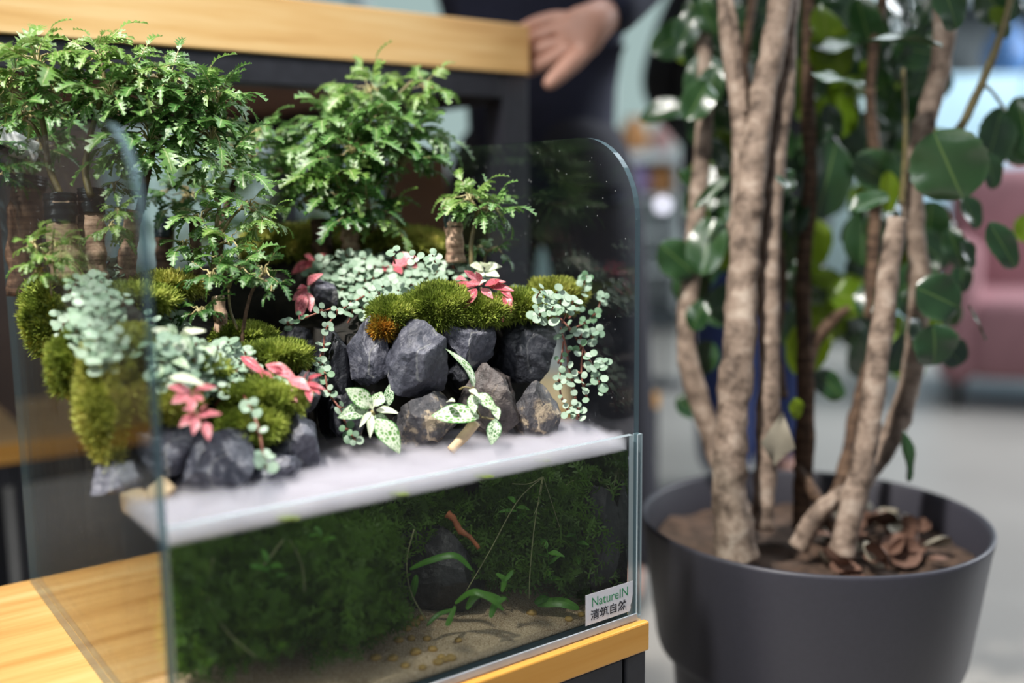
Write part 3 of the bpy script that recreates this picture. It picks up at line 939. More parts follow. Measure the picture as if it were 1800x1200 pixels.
# ------------------------------------------------------------------ aralia trees
def aralia(label, foot, stems, clusters, name='aralia_tree', group=None):
    """foot: (px,py,d); stems: list of dicts(kind, pts[(px,py,d)], r0, r1); clusters: (px,py,d,rx,ry,n,leaf_px,key,(stem index))"""
    root = empty(name, at(*foot), label, 'tree', group)
    tops = []
    for s in stems:
        pts = [at(*p) for p in s['pts']]
        mb = MB()
        big = s['r0'] > 10
        n_ = 26 if big else 12
        cv = curve(pts, n_)
        d = s['pts'][0][2]
        r0, r1 = s['r0']*d/F, s['r1']*d/F
        if big:
            tube(mb, cv, lambda t: (r0+(r1-r0)*t)*(1+.07*math.sin(t*23)), 16, True, 0, .16, R.uniform(0, 9), 110)
        else:
            tube(mb, cv, lambda t: r0+(r1-r0)*t, 7, True, 0, .08, 1, 200)
        mb.build('trunk' if big else 'stem', [s.get('mat', M_bark if big else M_stem)], root, root.location)
        if s.get('tape'):
            k = s['tape']
            mb = MB()
            seg = cv[int(n_*(1-k)):]
            seg = curve(seg, 14)
            up = (seg[-1]-seg[0]).normalized()
            seg.append(seg[-1] + up*.0015)
            tube(mb, seg, lambda t: r1*1.12*(1+.05*(int(t*7) % 2)), 16, True, 0, .05, 2, 90)
            mb.build('tape_band', [M_tape], root, root.location)
        tops.append(cv)
    for cl in clusters:
        px, py, d, rx, ry, n_, lp, key = cl[:8]
        c = at(px, py, d)
        hx, hy = rx*d/F, ry*d/F
        if len(cl) > 8 and cl[8] is not None:
            cv = tops[cl[8]]
            a_ = cv[-1] if len(cl) < 10 else cv[int((len(cv)-1)*cl[9])]
            mid = a_.lerp(c, .55) + V((0, 0, .15*(c-a_).length))
            mb = MB()
            tube(mb, curve([a_, mid, c - V((0,0,hy*.15))], 8), lambda t: .0021-.0010*t, 6)
            mb.build('branch', [M_stem], root, root.location)
        tw = MB()
        leaves = []
        for k in range(n_):
            ga = k*2.39996 + R.uniform(-.4, .4)
            zz = 1 - 1.55*(k+.5)/n_
            q = math.sqrt(max(0, 1-zz*zz))
            dr = V((q*math.cos(ga), q*math.sin(ga), zz))
            off = CR*(dr.x*hx) + V((0,1,0))*(dr.y*hx*.9) + V((0,0,1))*(dr.z*hy)
            P = c + off*R.uniform(.30, .62)
            L = lp*d/F*R.uniform(1.1, 1.6)
            out = (V((dr.x, dr.y, dr.z*.75 + .02)) + rv(.30)).normalized()
            nrm = (V((0,0,1)) + dr*.6 + TOCAM(c)*.25 + rv(.3)).normalized()
            leaves.append((P, out, nrm, L))
            tube(tw, [c - V((0,0,hy*.2)), (c+P)*.5 + V((0,0,.003)), P], .0009, 4, False)
        tb = tw.build('twig', [M_petiole], root, root.location)
        for P, out, nrm, L in leaves:
            put('leaf', R.choice(AR[key]), root, P, out, nrm, L, L*R.uniform(1.0,1.3), tb)
    return root
B1 = dict(mat=M_bark)
aralia('tallest aralia with a feathery crown above the two taped stumps', (118,492,.91),
       [dict(pts=[(118,495,.91),(112,430,.91),(105,345,.91)], r0=29, r1=24, tape=.30),
        dict(pts=[(160,345,.915),(150,300,.92),(160,235,.92),(185,150,.92)], r0=7, r1=4),
        dict(pts=[(108,345,.91),(85,290,.91),(78,230,.91),(66,170,.91)], r0=7, r1=4)],
       [(66,112,.91,52,60,15,62,'l',2),(100,158,.91,36,50,9,58,'n',2),(18,150,.915,42,50,10,60,'l',2,.8),(40,205,.91,46,28,8,58,'n',2,.5),
        (176,100,.92,46,42,14,52,'lf',1),(236,130,.925,52,44,14,54,'lf',1),(296,140,.93,50,40,12,54,'nf',1),(195,165,.91,52,40,13,56,'n',1),
        (345,165,.935,42,30,9,54,'lf',1),(385,172,.94,40,36,9,52,'n',1)])
aralia('aralia with broad drooping leaves beside the near glass edge', (165,490,.93),
       [dict(pts=[(166,495,.93),(163,420,.93),(160,335,.93)], r0=23, r1=20, tape=.26),
        dict(pts=[(222,492,.95),(226,430,.95),(236,370,.95)], r0=17, r1=14, mat=M_bark),
        dict(pts=[(246,372,.95),(254,330,.95),(262,295,.945),(275,240,.94)], r0=8, r1=5, mat=M_barkd)],
       [(262,238,.93,56,50,14,68,'n',2),(255,180,.93,50,36,10,62,'n',2),(330,205,.935,44,36,9,56,'d',2),(372,235,.94,42,48,12,62,'n',2),
        (395,290,.945,34,28,6,56,'n',2),(250,268,.915,44,28,8,66,'n',2),(200,330,.92,30,30,4,40,'n',None)])
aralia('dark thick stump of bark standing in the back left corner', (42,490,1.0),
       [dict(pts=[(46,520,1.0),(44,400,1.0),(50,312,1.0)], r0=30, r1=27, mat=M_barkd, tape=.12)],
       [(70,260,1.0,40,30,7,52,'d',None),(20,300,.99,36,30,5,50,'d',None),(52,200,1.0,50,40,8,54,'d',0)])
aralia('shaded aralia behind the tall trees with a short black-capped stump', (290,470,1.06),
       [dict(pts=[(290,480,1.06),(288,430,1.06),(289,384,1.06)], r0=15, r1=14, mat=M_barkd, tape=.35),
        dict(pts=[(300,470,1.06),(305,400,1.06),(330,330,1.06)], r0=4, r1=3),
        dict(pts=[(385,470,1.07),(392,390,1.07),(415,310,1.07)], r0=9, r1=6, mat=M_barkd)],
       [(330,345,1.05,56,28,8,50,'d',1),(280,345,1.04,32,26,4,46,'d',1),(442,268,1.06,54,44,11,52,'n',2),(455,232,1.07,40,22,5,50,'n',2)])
aralia('small bright aralia in front of the stumps with toothed leaves', (345,470,.95),
       [dict(pts=[(346,520,.95),(344,450,.95),(342,388,.95)], r0=11, r1=9, mat=M_barkd),
        dict(pts=[(375,480,.945),(378,420,.94),(386,360,.94)], r0=5, r1=3),
        dict(pts=[(384,420,.94),(405,385,.94),(425,365,.94)], r0=3.5, r1=2.5)],
       [(356,330,.94,24,26,4,38,'l',1),(352,385,.935,40,32,6,44,'n',1),(438,360,.945,42,26,6,44,'n',2),(468,390,.945,26,26,5,40,'l',2),
        (325,430,.93,30,22,4,44,'n',None),(405,425,.935,32,32,6,44,'l',1,.4)])
aralia('knee-high aralia sapling with dark thin stems on the left island', (425,612,.90),
       [dict(pts=[(392,612,.915),(388,565,.915),(384,520,.915)], r0=13, r1=11),
        dict(pts=[(427,622,.90),(428,575,.90),(440,520,.90),(456,490,.90)], r0=4.2, r1=2.2, mat=M_barkd),
        dict(pts=[(418,580,.90),(405,545,.90),(402,505,.90)], r0=2.8, r1=2)],
       [(372,485,.90,36,30,5,46,'d',2),(420,472,.905,42,26,6,44,'n',2),(465,478,.90,30,30,6,42,'d',1),(480,508,.90,16,16,3,28,'d',1),
        (352,548,.895,32,20,5,36,'d',None),(385,458,.91,32,24,4,42,'n',2)])
aralia('full round aralia tree in the middle of the tank', (610,448,1.09),
       [dict(pts=[(568,458,1.10),(566,420,1.10),(564,385,1.10)], r0=19, r1=17, mat=M_barkd),
        dict(pts=[(618,458,1.08),(616,425,1.08),(612,390,1.08)], r0=17, r1=15),
        dict(pts=[(655,450,1.10),(650,400,1.10),(640,330,1.10),(635,260,1.10)], r0=9, r1=5, mat=M_barkd),
        dict(pts=[(672,380,1.09),(690,330,1.09),(700,290,1.09)], r0=5, r1=4),
        dict(pts=[(672,215,1.10),(690,180,1.10),(722,145,1.10)], r0=4.5, r1=3.5),
        dict(pts=[(612,395,1.09),(606,350,1.09),(600,300,1.09)], r0=8, r1=5)],
       [(650,160,1.10,44,34,12,56,'l',2),(748,155,1.10,36,34,8,44,'l',4),(590,215,1.09,48,36,12,60,'n',2),(650,215,1.09,50,40,13,60,'n',2),
        (560,255,1.08,46,40,11,58,'n',2),(620,265,1.06,56,44,14,60,'n',2),(690,250,1.09,54,46,14,58,'n',2),(735,235,1.10,42,42,10,56,'n',3),
        (708,285,1.09,44,36,10,56,'d',3),(530,305,1.09,36,30,8,50,'n',5),(600,315,1.06,48,34,11,56,'l',5),(540,352,1.08,38,30,9,54,'n',5),
        (595,345,1.06,40,30,9,56,'n',5),(640,365,1.06,38,36,9,58,'d',5),(680,388,1.07,30,22,6,48,'l',3)])
aralia('tiny aralia with a black-taped stump on top of the right island', (800,458,1.02),
       [dict(pts=[(801,462,1.02),(798,410,1.02),(793,352,1.02)], r0=17, r1=14, tape=.40),
        dict(pts=[(829,468,1.0),(828,430,1.0),(834,395,1.0),(838,372,1.0)], r0=4.5, r1=3.2)],
       [(828,350,1.0,34,24,10,44,'l',1),(862,368,1.0,32,26,9,42,'n',1),(840,372,1.0,24,18,6,38,'n',1)])
aralia('little aralia seedling beside the taped stump on the right island', (852,465,1.03),
       [dict(pts=[(852,472,1.03),(852,455,1.03),(856,442,1.03)], r0=2.5, r1=1.6)],
       [(846,437,1.03,16,12,5,24,'n',0),(872,440,1.03,18,14,6,26,'d',0)])
aralia('fine-leaved aralia seedlings against the left pane', (82,500,.86),
       [dict(pts=[(92,520,.86),(84,480,.86),(70,440,.86)], r0=2.5, r1=1.6), dict(pts=[(100,500,.86),(92,440,.86),(96,400,.86)], r0=2.5, r1=1.6)],
       [(58,432,.86,26,20,6,32,'l',0),(85,455,.86,30,26,6,40,'l',0),(70,480,.86,26,20,5,34,'l',0),(195,400,.90,24,26,6,34,'l',None),(208,372,.90,20,20,5,30,'l',None)])

# ------------------------------------------------------------------ pilea: round silver leaves
def rosette(root, P, up, r, n_layers=2, key=PILEA, parent=None, base=None):
    """sprig with crossed leaf pairs; stem down to base"""
    mb = MB()
    b = base if base is not None else P - up*.016 + rv(.003)
    mid = P.lerp(b, .5) + rv(.003)
    tube(mb, curve([b, mid, P], 5), .0008, 5, False)
    sp = mb.build('sprig', [M_redstem], root, root.location)
    a0 = R.uniform(0, math.pi)
    x = up.orthogonal().normalized(); y = up.cross(x)
    for l in range(n_layers):
        q = P - up*(.0032*l)
        rr = r*(.78 + .24*l)*R.uniform(.9, 1.1)
        for k in range(2):
            w = a0 + l*math.pi/2 + k*math.pi + R.uniform(-.2, .2)
            dv = (x*math.cos(w) + y*math.sin(w)) + up*(.25-.2*l) + rv(.12)
            put('leaf', R.choice(key), root, q + dv.normalized()*.0012, dv, up + rv(.2), rr, rr, sp)
    return sp
def pilea(label, areas=(), vines=(), seed=0, group=None):
    first = areas[0] if areas else None
    if first:
        o = hit(first[0], first[1])[0]
    else:
        o = at(*vines[0][0][0])
    root = empty('pilea_plant', o, label, 'plant', group)
    for (px, py, rx, ry, n_, r, *lf) in areas:
        for k in range(n_):
            w = k*2.39996
            q = math.sqrt((k+.5)/n_)
            x, y = px + rx*q*math.cos(w) + R.uniform(-4, 4), py + ry*q*math.sin(w) + R.uniform(-4, 4)
            P, d = hit(x, y, lift=lf[0] if lf else .012)
            P = P - ray(x, y)*R.uniform(0, .016)
            up = (V((0,0,1)) + TOCAM(P)*.75 + rv(.45)).normalized()
            rosette(root, P, up, r*R.uniform(.8, 1.2), R.choice((2, 2, 3)))
    for pts, r, step in vines:
        cv = curve([at(*p) for p in pts], max(6, len(pts)*5))
        mb = MB()
        tube(mb, cv, .0010, 5, False)
        vn = mb.build('vine', [M_redstem], root, root.location)
        acc = 0
        for i in range(1, len(cv)):
            acc += (cv[i]-cv[i-1]).length
            if acc > step or i == len(cv)-1:
                acc = 0
                P = cv[i]
                up = (TOCAM(P)*.8 + V((0,0,.6)) + rv(.5)).normalized()
                rosette(root, P + up*.005, up, r*R.uniform(.75, 1.15), R.choice((1, 2, 2)), PILEA if R.random() < .8 else PILEAD, None, P)
    return root
pilea('broad carpet of silvery round-leaved pilea on the right island',
      [(620,480,84,38,24,.0100),(700,468,90,26,20,.0096),(605,520,70,26,18,.0100),(790,474,80,20,11,.0092),(720,508,84,18,12,.0100)],
      [([(640,520,.96),(600,545,.94),(575,575,.925),(568,620,.92),(564,665,.915)], .0085, .016), ([(590,540,.95),(545,555,.94),(505,574,.95)], .009, .015)])
pilea('silvery pilea cascading over the right corner beside the glass',
      [(960,535,56,24,16,.0090),(905,520,40,16,7,.0090)],
      [([(1000,560,.99),(1020,530,1.0),(1030,490,1.0)], .0085, .013), ([(1000,580,.985),(1040,560,.99),(1058,525,.995)], .0085, .013),
       ([(985,560,.98),(1010,585,.975),(1030,600,.975),(1050,585,.98)], .0090, .012), ([(985,575,.975),(995,610,.965),(1000,650,.96),(1010,690,.955),(1018,735,.95)], .0085, .013),
       ([(1010,590,.975),(1035,630,.965),(1048,660,.96),(1058,690,.96)], .0092, .011), ([(1020,640,.965),(1040,650,.96),(1062,640,.965)], .0095, .011),
       ([(990,600,.97),(985,650,.96),(985,690,.955),(1000,725,.95)], .0075, .018), ([(1025,600,.97),(1022,660,.96),(1032,700,.955)], .0088, .014)])
pilea('thin pilea runner hanging into the mist left of the white veined plant', (),
      [([(572,660,.90),(578,690,.895),(595,715,.89),(608,745,.885),(622,772,.88)], .0075, .017), ([(570,610,.92),(560,640,.915),(572,662,.91)], .0085, .016)])
pilea('silvery pilea climbing behind the left pane near the glass edge',
      [(178,510,56,36,18,.0092),(150,568,66,34,20,.0095),(190,470,40,22,7,.0090),(190,612,52,28,15,.0100,.03)], ())
pilea('silvery pilea around the white veined plant on the left island',
      [(390,632,62,30,26,.0095,.024),(290,545,30,32,10,.0092),(395,666,50,18,11,.0098,.026),(300,650,34,24,9,.0100,.03),(315,612,50,22,10,.0095,.026)],
      [([(412,672,.83),(420,700,.825),(440,712,.815)], .011, .03)])
pilea('single pilea runner over the moss down to the wet rock', (),
      [([(425,690,.815),(440,715,.80),(452,745,.79),(458,770,.785),(462,800,.78),(464,822,.775)], .0115, .022)])

# ------------------------------------------------------------------ fittonia: veined leaves
def fittonia(label, leaves, stems=(), stem_mat=None, shift=0.0):
    """leaves: (base px,py, tip px,py, width px, d, kind, tip depth offset, roll)"""
    leaves = [(*q[:5], q[5]-shift, *q[6:]) for q in leaves]
    b = leaves[0]
    root = empty('fittonia_plant', at(b[0], b[1], b[5]), label, 'plant')
    for pts, r in stems:
        mb = MB()
        tube(mb, curve([at(p[0], p[1], p[2]-shift) for p in pts], 8), r, 6, True)
        mb.build('stem', [stem_mat or M_petiole], root, root.location)
    for lf in leaves:
        bx, by, tx, ty, w, d, key = lf[:7]
        dd = lf[7] if len(lf) > 7 else -.012
        roll = lf[8] if len(lf) > 8 else 0.0
        A, B = at(bx, by, d), at(tx, ty, d+dd)
        L = (B-A).length
        nrm = (TOCAM(A)*.9 + V((0,0,.75)) + CR*roll + rv(.10)).normalized()
        if key == 'a':
            put('leaf', FITARCH, root, A, B-A, CR*.85 + CU*.35 + TOCAM(A)*.45, L, w*d/F/.72)
        else:
            put('leaf', R.choice(FIT[key]), root, A, B-A, nrm, L, w*d/F/.72)
    return root
fittonia('white-veined green plant in the mist below the pale-streaked rock',
   [(653,716,616,681,36,.885,'w'),(647,722,600,722,34,.885,'g'),(660,714,670,686,26,.895,'w',.005),(661,720,695,720,15,.88,'l'),(662,736,704,788,40,.875,'w'),
    (652,724,633,744,11,.88,'l'),(653,728,651,762,14,.878,'l'),(655,716,662,700,16,.88,'l'),(682,714,685,674,19,.905,'g',.005),(658,730,684,738,16,.885,'g'),(657,722,648,708,12,.878,'l')],
   [([(654,722,.883),(662,740,.89),(672,765,.90)], .0016)])
fittonia('white-veined plant with a curled leaf in front of the pitted rock',
   [(842,733,760,720,42,.890,'w',-.004),(832,680,822,604,30,.905,'a',.0),(829,694,834,724,20,.895,'w'),(836,692,872,716,24,.895,'w'),(872,736,864,780,26,.885,'g'),
    (826,684,838,690,12,.890,'l'),(868,712,876,735,16,.893,'w'),(786,706,796,700,12,.89,'l')],
   [([(832,680,.902),(830,692,.897),(833,710,.895),(844,732,.892)], .0012), ([(808,684,.90),(818,680,.898),(832,684,.897)], .0010), ([(846,733,.893),(860,735,.892),(872,738,.89)], .0011)], M_stem)
fittonia('red veined plant on the moss at the front of the right island',
   [(840,500,792,502,20,.955,'r'),(842,496,818,474,18,.965,'r'),(838,508,808,540,24,.945,'r'),(848,500,838,478,14,.96,'p'),(852,502,880,488,16,.96,'r'),(856,500,902,508,18,.96,'r'),
    (846,506,866,522,15,.95,'p'),(874,520,884,560,22,.95,'r'),(886,520,898,544,18,.95,'r'),(866,505,872,490,16,.96,'r'),(846,500,826,492,12,.955,'p'),(880,508,900,520,14,.955,'r'),(842,502,850,490,12,.95,'l'),(800,492,812,484,14,.98,'p')],
   [([(845,505,.955),(850,520,.96),(856,535,.965)], .0013)])
fittonia('red veined plant trailing over the dark rock of the left island',
   [(424,626,462,652,20,.87,'r'),(468,640,521,661,26,.87,'p'),(456,654,484,668,18,.865,'r'),(508,664,544,682,24,.86,'p'),(492,682,521,703,24,.855,'p'),(542,676,562,690,12,.86,'r'),
    (540,672,554,654,12,.865,'r'),(540,680,546,704,14,.855,'r'),(536,674,566,676,11,.86,'r'),(466,680,484,672,14,.86,'r'),(470,668,510,668,16,.862,'g'),(430,640,458,640,14,.875,'r'),(534,668,540,650,10,.865,'p'),(500,658,482,640,12,.868,'r')],
   [([(430,645,.875),(470,668,.868),(510,668,.862),(540,676,.862)], .0013)], None, .022)
fittonia('pink veined plant between the moss cushions near the glass edge',
   [(336,690,300,674,22,.79,'p'),(338,688,372,674,20,.79,'p'),(334,694,304,702,24,.785,'p'),(338,698,336,716,20,.782,'p'),(344,730,316,744,20,.775,'p'),(346,730,386,724,18,.775,'p'),
    (344,728,332,712,16,.778,'p'),(348,728,360,710,14,.78,'p'),(346,734,340,758,18,.77,'p'),(362,742,366,768,18,.77,'p'),(340,692,356,702,14,.785,'p')],
   [([(336,690,.79),(342,715,.785),(346,732,.778)], .0013)], None, .012)
fittonia('bright cream-white plant on the left island beside the glass edge',
   [(312,590,268,574,18,.84,'l'),(314,592,300,622,26,.835,'l'),(318,588,358,578,18,.845,'l'),(316,592,336,612,22,.835,'w'),(312,586,300,570,16,.845,'w'),(320,596,312,620,24,.832,'l'),
    (295,660,356,670,22,.815,'l',-.02),(300,640,262,650,26,.82,'l'),(286,618,258,602,24,.825,'l'),(292,634,276,612,22,.825,'w'),(300,628,330,640,20,.822,'w'),(286,640,262,672,22,.815,'w'),(318,590,326,572,14,.845,'l'),(350,600,374,616,14,.845,'w')],
   [([(315,592,.842),(305,615,.838),(295,640,.83)], .0013)], None, .034)
fittonia('cream-white leaves pressed behind the left pane below the pilea',
   [(195,600,168,585,22,.80,'l'),(198,602,226,590,20,.80,'l'),(205,612,240,618,22,.80,'w'),(200,610,182,632,22,.795,'l'),(210,620,226,644,20,.795,'l'),(196,604,196,580,18,.805,'w')], ())
fittonia('pink veined plant at the foot of the middle tree',
   [(548,462,514,472,22,1.08,'r'),(552,458,540,446,18,1.08,'p'),(556,458,576,446,18,1.08,'r'),(550,464,560,476,18,1.07,'p'),(556,472,580,474,14,1.07,'r')], ())
fittonia('pink veined plant hanging into the gap beside the small grey stone',
   [(540,500,556,480,18,1.0,'p'),(540,508,514,526,18,.99,'p'),(538,512,520,548,20,.985,'p'),(542,514,546,546,18,.985,'p'),(540,505,528,500,14,.99,'r'),(538,520,526,556,16,.98,'p')], ())
fittonia('broad single-leaved pink plant behind the pilea carpet',
   [(690,464,728,448,34,1.04,'p'),(684,468,672,474,16,1.04,'r'),(694,470,706,478,16,1.03,'r'),(700,466,738,462,16,1.04,'p')], ())
fittonia('lime-cream plant beside the tiny taped stump',
   [(850,474,832,462,22,1.0,'l'),(852,474,872,462,20,1.0,'l'),(850,478,836,484,18,.995,'l'),(852,470,852,456,18,1.0,'l'),(854,480,874,480,18,.995,'l')], ())

# ------------------------------------------------------------------ under water
FITB = blade_leaf('water_leaf', M_blade, fitp, 8, 2, .3, .3, .3)
def water_moss(label, boxes, n_, mat, seed):
    rr = random.Random(seed)
    vs, fs, uv = [], [], []
    org = at(*boxes[0][:2], boxes[0][4])
    for k in range(n_):
        x, y, rx, ry, d, dep = rr.choice(boxes)
        w = rr.uniform(0, 2*math.pi); q = math.sqrt(rr.random())
        P = at(x + rx*q*math.cos(w), y + ry*q*math.sin(w), d) + CF*rr.uniform(0, dep)
        u_, v_, z_ = tuv(P)
        if not (.010 < u_ < TW-.010 and .010 < v_ < TD-.01 and .014 < z_ < WATER-.008): continue
        dr = V((rr.uniform(-1,1), rr.uniform(-1,1), rr.uniform(-.5,1))).normalized()
        L = rr.uniform(.010, .026)
        wd = rr.uniform(.0006, .0013)
        pts = [P]
        for s in range(4):
            dr = (dr + V((rr.uniform(-1,1), rr.uniform(-1,1), rr.uniform(-1,1)))*.35).normalized()
            pts.append(pts[-1] + dr*L/4)
        if not all(.008 < tuv(p)[0] < TW-.008 and tuv(p)[1] > .008 and tuv(p)[2] < WATER-.004 for p in pts): continue
        sx = dr.cross(TOCAM(P)).normalized()*wd
        b = len(vs)
        for i, p in enumerate(pts):
            e = 1 - .8*i/4
            vs += [p - sx*e - org, p + sx*e - org]; uv += [(.2, i/4), (.8, i/4)]
        for i in range(4):
            fs.append((b+2*i, b+2*i+1, b+2*i+3, b+2*i+2))
        for i in range(1, 4):                      # side leaflets
            for s in (-1, 1):
                d2 = (dr*.6 + sx.normalized()*s).normalized()
                b = len(vs)
                vs += [pts[i]-org, pts[i]+d2*L*.16+dr*wd*1.3-org, pts[i]+d2*L*.30-org, pts[i]+d2*L*.16-dr*wd*1.3-org]
                uv += [(.5,0),(.3,.5),(.5,1),(.7,.5)]
                fs.append((b, b+1, b+2, b+3))
    tag(link('water_moss', data('water_moss', vs, fs, mat, True, uv), None, org), label, 'water moss', None, 'stuff')
water_moss('thick green water moss filling the right end of the tank under water',
    [(1000,930,100,110,.93,.10),(930,900,90,70,.93,.08),(1040,1000,70,60,.95,.08),(900,980,60,60,.92,.08),(1060,880,55,60,.98,.05)], 5200, M_weed, 1)
water_moss('dark water moss filling the near left end under water',
    [(480,1030,150,90,.78,.09),(400,1100,100,80,.76,.08),(560,1000,90,80,.80,.09),(580,1090,80,70,.80,.08),(380,1000,80,60,.78,.08),(640,1010,40,70,.84,.06),(330,1080,40,110,.745,.05)], 6500, M_weed, 2)
water_moss('straggling water moss along the shaded middle of the tank',
    [(690,930,80,50,.90,.06),(760,900,60,40,.93,.05),(660,1080,40,40,.84,.03),(820,960,50,60,.93,.05)], 1500, M_weed, 3)
def ribbon(path, wd, name, root, mat, n_=14):
    cv = curve([at(*p) for p in path], n_)
    vs, fs, uv = [], [], []
    for i, p in enumerate(cv):
        t = i/n_
        tv = (cv[min(i+1,n_)]-cv[max(i-1,0)]).normalized()
        sd = tv.cross(TOCAM(p) + V((0,0,.8))).normalized()
        w = wd*math.sin(math.pi*min(1, t*.92+.06))**.6
        up = sd.cross(tv)
        vs += [p - sd*w - root.location, p + up*w*.25 - root.location, p + sd*w - root.location]
        uv += [(0,t),(.5,t),(1,t)]
    for i in range(n_):
        k = 3*i
        fs += [(k,k+1,k+4,k+3),(k+1,k+2,k+5,k+4)]
    return link(name, data(name, vs, fs, mat, True, uv), root)
def waterplant(label, blades, foot):
    root = empty('water_plant', at(*foot), label, 'water plant', 'grass-leaved plants under water')
    for path, w in blades: ribbon(path, w*.72*path[0][2]/F, 'leaf', root, M_blade)
waterplant('bright green strap-leaved water plant on the sand in front of the dark rock',
   [([(800,1060,.88),(830,1040,.875),(860,1050,.87),(885,1072,.865)], 9), ([(820,1070,.88),(840,1045,.88),(880,1050,.88)], 10), ([(800,1065,.88),(790,1090,.87),(785,1100,.865)], 7),
    ([(862,1085,.87),(872,1060,.875),(890,1050,.88)], 9), ([(800,1070,.88),(770,1080,.875),(750,1100,.87)], 6)], (805,1068,.88))
waterplant('long arching water leaf across the dark underwater rock',
   [([(720,1000,.885),(755,985,.88),(800,976,.878),(830,1002,.875)], 9), ([(722,1055,.885),(728,1030,.885),(732,1010,.885)], 9)], (720,1010,.885))
waterplant('pale green water leaves standing beside the mist-lit streak',
   [([(640,1000,.84),(652,975,.84),(662,960,.84)], 9), ([(660,1040,.84),(655,1010,.84),(645,985,.84)], 8)], (652,1010,.84))
waterplant('small light-green forked water leaf near the middle of the tank',
   [([(882,1040,.89),(886,1018,.89),(872,1008,.89)], 7), ([(886,1022,.89),(896,1010,.89),(902,1002,.89)], 6)], (884,1035,.89))
waterplant('flat dark green water leaf lying near the sticker',
   [([(945,1062,.93),(985,1058,.925),(1018,1070,.92)], 14), ([(940,1060,.93),(955,1052,.93),(972,1058,.93)], 10)], (945,1062,.93))
def roots(label, lines, name='hanging_root'):
    root = empty(name, at(*lines[0][0][0]), label, 'root', 'pale roots hanging in the water')
    for path, r in lines:
        mb = MB()
        tube(mb, curve([at(*p) for p in path], 14), r*.62*path[0][2]/F, 5)
        mb.build('strand', [M_root], root, root.location)
roots('long pale roots trailing from one point at the water surface',
   [([(955,838,.925),(910,880,.92),(860,970,.91),(820,1038,.90)], 1.6), ([(953,840,.925),(940,920,.915),(932,1000,.91),(930,1052,.905)], 1.5), ([(955,838,.925),(972,890,.93),(985,930,.935)], 1.0), ([(953,838,.925),(930,850,.92),(900,850,.92)], 1.2), ([(955,838,.925),(948,880,.92),(938,905,.915)], 1.0)])
roots('single pale stem curving down beside the dark underwater rock',
   [([(728,930,.885),(715,985,.88),(722,1040,.875),(752,1095,.865)], 2.0)])
roots('thick pale root reaching down in the near left water',
   [([(498,948,.775),(470,985,.775),(440,1020,.77)], 2.6), ([(510,950,.775),(530,990,.78),(536,1040,.78)], 1.8), ([(375,980,.75),(365,1050,.75),(400,1110,.75),(450,1155,.75)], 2.2)])
roots('tangle of fine brown roots under the floating rim at the right',
   [([(1030,838,.955),(1000,848,.95),(985,870,.945)], 1.2), ([(1030,838,.955),(1060,848,.955),(1085,875,.96)], 1.3), ([(1028,840,.955),(1040,860,.955),(1075,868,.955)], 1.0), ([(1020,838,.955),(1050,838,.955),(1075,850,.955)], 1.0), ([(1032,838,.955),(1015,862,.95),(1005,890,.945)], 1.0)])
FLOAT = round_leaf('floating_leaf', M_float, .48, .06, 12)
for (x, y, label) in ((704, 884, 'lime floating plant on the water left of the red twig'), (955, 828, 'lime floating plant above the long pale roots'), (505, 932, 'lime floating plant in the near left of the water'), (850, 858, 'small lime floating plant at the middle of the front pane')):
    P = on_v(x, y, .012 if x < 900 else .02); u_, v_, _ = tuv(P)
    P = T(max(.02, u_), v_, WATER + .001)
    root = empty('floating_plant', P, label, 'floating plant', 'lime plants floating on the water')
    for k in range(5):
        w = k*1.26 + R.uniform(-.2, .2)
        put('leaf', FLOAT, root, P + V((0, 0, .0004*k)), V((math.cos(w), math.sin(w), .12)), V((0,0,1)), R.uniform(.007, .011))
for (x, y, d, n_, label) in ((905, 905, .925, 7, 'leafy water sprig near the surface under the right front rim'), (1010, 960, .945, 8, 'bright water sprig in the water moss at the right'), (960, 985, .925, 7, 'water sprig left of the sticker among the moss'), (560, 960, .80, 8, 'light green water sprig in the left water moss'), (470, 1010, .775, 7, 'blurred water sprig at the near left'), (1070, 905, .975, 6, 'small water sprig by the right pane')):
    root = empty('water_sprig', at(x, y, d), label, 'water plant', 'small leafy sprigs under water')
    mb = MB(); top = at(x, y-30, d-.006); cvs = curve([at(x, y+38, d+.01), at(x+4, y, d), top], 10)
    tube(mb, cvs, .0005, 4, False); mb.build('stem', [M_blade], root, root.location)
    for k in range(n_):
        P = cvs[1 + k*9//n_]
        dv = V((math.cos(k*2.4), math.sin(k*2.4)*.6 - .2, R.uniform(.0, .7)))
        put('leaf', FITB, root, P, dv, V((0,0,1)) + TOCAM(P)*.6, R.uniform(.011, .019), R.uniform(.006, .009))
mb = MB()
cv = curve([at(786,902,.90), at(798,912,.899), at(810,934,.897), at(826,943,.895), at(842,964,.893)], 16)
tube(mb, cv, lambda t: .0034-.0016*t, 8, True, 0, .6, 2, 300)
o = mb.build('red_twig', [M_twig], None, cv[0]); o.location = cv[0]
tag(o, 'short red-brown twig slanting under water beside the dark rock', 'twig')
PEB = [(728,1082,12),(740,1075,9),(715,1090,9),(722,1100,8),(700,1105,9),(690,1128,10),(730,1118,11),(760,1112,9),(775,1125,8),(792,1132,11),(770,1138,10),(712,1140,9),(742,1142,8),(660,1128,10),(750,1098,8),(805,1098,7),(935,1052,10),(1000,1072,8),(1022,1070,7),(344,1160,14),(664,1105,9),(782,1148,8)]
